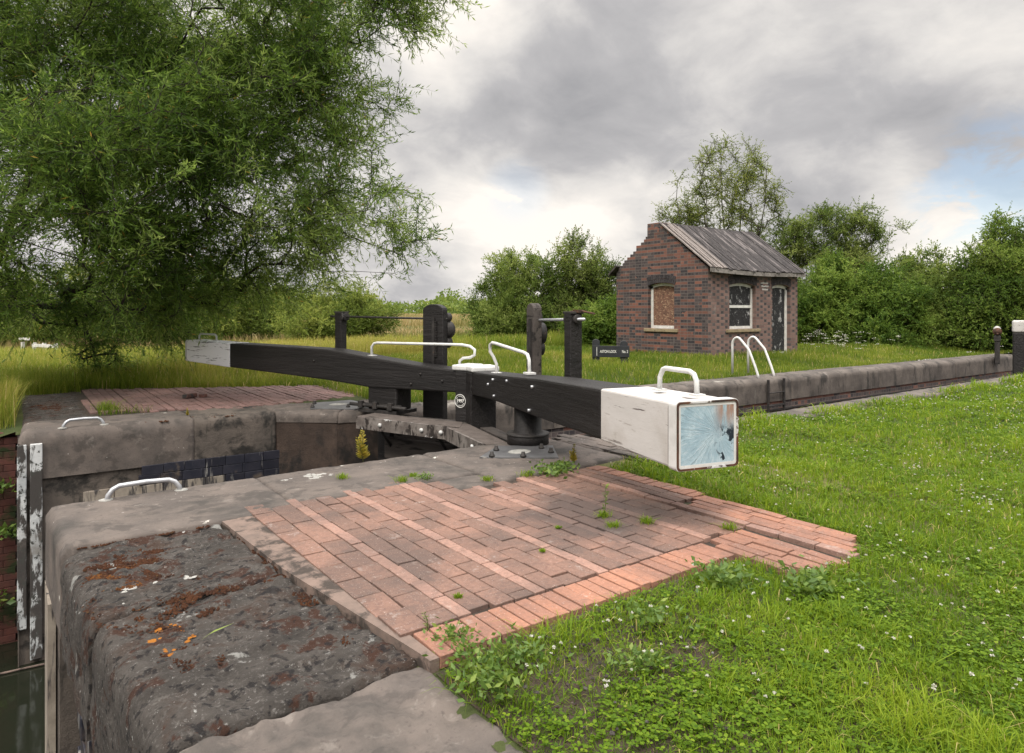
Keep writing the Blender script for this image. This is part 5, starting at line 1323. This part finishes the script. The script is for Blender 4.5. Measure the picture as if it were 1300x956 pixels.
patch('moss',.40,3.85,.11,.22,M['moss_orange'],'thick orange-brown moss at the stone edge','moss',2,0.0132,-.036,1100,cs=0.0091)
patch('moss',.62,3.40,.22,.22,M['moss'],'dark red moss along the joint of the two dark stones','moss',3,0.0084,-.034,1144,cs=0.0072)
patch('moss',.85,3.44,.30,.05,M['moss'],'thin line of moss in the joint between dark stones','moss',4,0.0072,-.036,572,cs=0.0072)
patch('moss',1.08,3.4,.04,1.0,M['moss'],'moss line between dark stones and paving','moss',5,0.0084,-.030,836,cs=0.0065)
patch('moss',.65,4.47,.42,.035,M['moss'],'moss line between dark stone and tail coping','moss',6,0.0084,-.020,660,cs=0.0078)
patch('moss',.55,2.85,.12,.16,M['moss'],'small dark moss patch on the second dark stone','moss',7,0.0060,-.042,440,cs=0.0059)
patch('moss',.50,3.68,.26,.62,M['moss'],'thin red-brown moss film over the left half of the dark stones','moss',21,.0045,-.034,1500,cs=.0075)
patch('lichen',.52,3.05,.09,.16,M['orange_lichen'],'bright orange lichen patch on the second dark stone','lichen',8,.003,-.039,110,cs=.013)
patch('lichen',.66,3.72,.13,.06,M['pale_lichen'],'faint pale lichen in the middle of the first dark stone','lichen',29,.002,-.031,160,cs=.012)
patch('lichen',.44,3.62,.09,.17,M['pale_lichen'],'pale grey lichen blotch near the first stone edge','lichen',9,.003,-.032,220,cs=.016)
patch('lichen',.80,2.78,.05,.035,M['pale_lichen'],'small ring of pale lichen on the second dark stone','lichen',10,.002,-.040,40,cs=.010)
patch('lichen',1.85,5.22,.20,.10,M['pale_lichen'],'white lichen splashes on the near coping','lichen',11,.002,.001,150,cs=.022)
patch('lichen',.30,5.30,.10,.16,M['pale_lichen'],'white lichen along the near coping corner','lichen',12,.003,-.012,120,cs=.02)
patch('moss',1.95,9.0,.75,.10,M['moss'],'brown moss and dead leaves on the far coping edge','moss',13,0.0120,-.012,924,cs=0.0130)
patch('moss',.35,11.2,.2,.5,M['moss'],'brown moss on the dark stone at the far left','moss',14,0.0120,-.02,440,cs=0.0195)
tw=MB(); tw.tube([(.45,3.38,-.02),(.62,3.50,-.012),(.9,3.62,-.016)],[.003,.0025,.0015],6); tag(tw.build('twig',M['oldtimber']),'thin dry twig lying across the first dark stone','twig')
tw=MB(); tw.add([(.60,2.93,-.024),(.63,2.95,-.018),(.74,2.98,-.010),(.66,2.965,-.012)],[(0,1,2,3)],0); tag(tw.build('fallen_leaf',M['weed']),'green willow leaf lying on the second dark stone','leaf')
# broken brick on the far paving
bf=MB(); bf.box((2.10,11.0,.035),(.22,.09,.055),rot=.7); bf.box((2.28,10.98,.025),(.10,.08,.05),rot=.2); tag(bf.build('broken_brick',M['brickloose'],bevel=.01),'dark broken brick lying on the far paving','brick')
for k,(u,v) in enumerate([(3.0,9.3),(3.35,9.35),(3.7,9.45)]):
    pass
# floating twig line on the water
fl=MB(); fl.tube([(-.9,8.7,-2.49),(-.3,8.86,-2.485),(.4,8.8,-2.485)],.012,6); tag(fl.build('floating_stick',M['mortar']),'pale stick floating on the dark water below the wall','stick')
# plants rooted in the red wing wall
for k,(u,v,z,s) in enumerate([(-.25,9.60,-.75,.22),(-.12,9.60,-1.25,.2),(-.3,9.6,-2.0,.26)]):
    r=weed(u,v,'leafy',s,['upper','middle','lowest'][k]+' clump of wall weeds on the red brick wing wall',60+k); r.location.z=z; r['group']='weeds on the brick wing wall'

# ------------------------------------------------------------------ sky and light
wd=bpy.data.worlds.new('World'); scene.world=wd; wd.use_nodes=True; nt=wd.node_tree; nt.nodes.clear()
class WT(NT):
    def __init__(s): s.t=nt
W_=WT(); out=W_.n('ShaderNodeOutputWorld')
SUN_EL=R(48); sdir=Vector((-.62,-.35,0)).normalized(); 
sky=W_.n('ShaderNodeTexSky',sky_type='NISHITA',sun_disc=False,sun_elevation=SUN_EL,sun_rotation=math.atan2(sdir.x,sdir.y))
bg1=W_.n('ShaderNodeBackground'); bg1.inputs[1].default_value=.10; W_.l(sky.outputs[0],bg1.inputs[0])
tc=W_.n('ShaderNodeTexCoord'); sp=W_.n('ShaderNodeSeparateXYZ'); W_.l(tc.outputs['Generated'],sp.inputs[0])
zz=W_.math('ADD',W_.math('MAXIMUM',sp.outputs[2],0.),.42)
cb=W_.n('ShaderNodeCombineXYZ'); W_.l(W_.math('DIVIDE',sp.outputs[0],zz),cb.inputs[0]); W_.l(W_.math('DIVIDE',sp.outputs[1],zz),cb.inputs[1]); cb.inputs[2].default_value=2.3
cl=W_.noise(1.7,9,.52,vec=cb.outputs[0],dist=.3); cl2=W_.noise(5.2,9,.58,vec=cb.outputs[0],dist=.35)
dens=W_.math('ADD',W_.math('MULTIPLY',cl,1.05),W_.math('SUBTRACT',W_.math('MULTIPLY',cl2,.55),.30))
# broad masses of light and dark cloud at their bearings
def blob(px,py,wid,amt):
    X=(px-CX)/FPX; Z=(HY-py)/FPX; v=Vector((SN*X+CS,-CS*X+SN,Z)).normalized()
    d=W_.n('ShaderNodeVectorMath',operation='DOT_PRODUCT'); nv=W_.n('ShaderNodeVectorMath',operation='NORMALIZE'); W_.l(tc.outputs['Generated'],nv.inputs[0]); W_.l(nv.outputs[0],d.inputs[0]); d.inputs[1].default_value=v
    return W_.math('MULTIPLY',W_.ramp(d.outputs['Value'],math.cos(wid),1.),amt)
tot=dens
for b_ in [(660,150,.16,-.20),(740,170,.11,-.12),(1100,210,.20,-.12),(860,40,.25,-.05),(660,285,.18,.24),(760,235,.13,.08),(575,60,.11,.18),(700,20,.14,.04),(980,110,.2,.03),(1180,300,.12,.16),(1250,60,.16,.04),(930,30,.12,.06),(570,140,.12,-.06),(520,370,.2,-.04),(1290,150,.15,-.07)]:
    tot=W_.math('ADD',tot,blob(*b_))
cr=W_.n('ShaderNodeValToRGB'); W_.l(tot,cr.inputs[0]); el=cr.color_ramp.elements
el[0].position=.08; el[0].color=(.29,.29,.305,1); el[1].position=.76; el[1].color=(.92,.865,.80,1)
e=el.new(.36); e.color=(.46,.45,.455,1); e=el.new(.54); e.color=(.68,.655,.63,1)
bright=W_.math('ADD',.76,W_.math('MULTIPLY',W_.ramp(sp.outputs[2],.42,.80),3.5))   # overcast sky brightens towards the zenith, boosted above the view to light the ground
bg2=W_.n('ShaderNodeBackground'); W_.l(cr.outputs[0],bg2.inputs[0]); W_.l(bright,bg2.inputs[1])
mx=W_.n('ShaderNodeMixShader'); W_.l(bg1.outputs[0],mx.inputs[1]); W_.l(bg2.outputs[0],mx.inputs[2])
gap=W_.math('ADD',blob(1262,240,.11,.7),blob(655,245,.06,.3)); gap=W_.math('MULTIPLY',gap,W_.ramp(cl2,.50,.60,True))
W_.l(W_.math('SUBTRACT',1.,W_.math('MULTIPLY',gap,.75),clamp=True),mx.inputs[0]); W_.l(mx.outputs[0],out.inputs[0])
sl_=bpy.data.lights.new('Sun','SUN'); sl_.energy=1.5; sl_.angle=R(10); sl_.color=(1,.92,.80)
so=bpy.data.objects.new('Sun',sl_); COL.objects.link(so)
dv=Vector((sdir.x*math.cos(SUN_EL),sdir.y*math.cos(SUN_EL),math.sin(SUN_EL))); so.rotation_euler=dv.to_track_quat('Z','Y').to_euler(); so.location=dv*30

# ------------------------------------------------------------------ camera
cd=bpy.data.cameras.new('Camera'); co=bpy.data.objects.new('Camera',cd); COL.objects.link(co)
cd.sensor_width=36; cd.lens=36*FPX/1300; cd.shift_y=-(478-HY)/1300; cd.clip_end=3000; cd.clip_start=.05
co.location=(0,0,HC); co.rotation_euler=(R(90),0,-R(36.3)); scene.camera=co
vs_=scene.view_settings; vs_.view_transform='Standard'; vs_.look='None'; vs_.exposure=.62; vs_.gamma=1; vs_.use_curve_mapping=False
scene.cycles.max_bounces=8; scene.cycles.transparent_max_bounces=8; scene.cycles.use_denoising=True
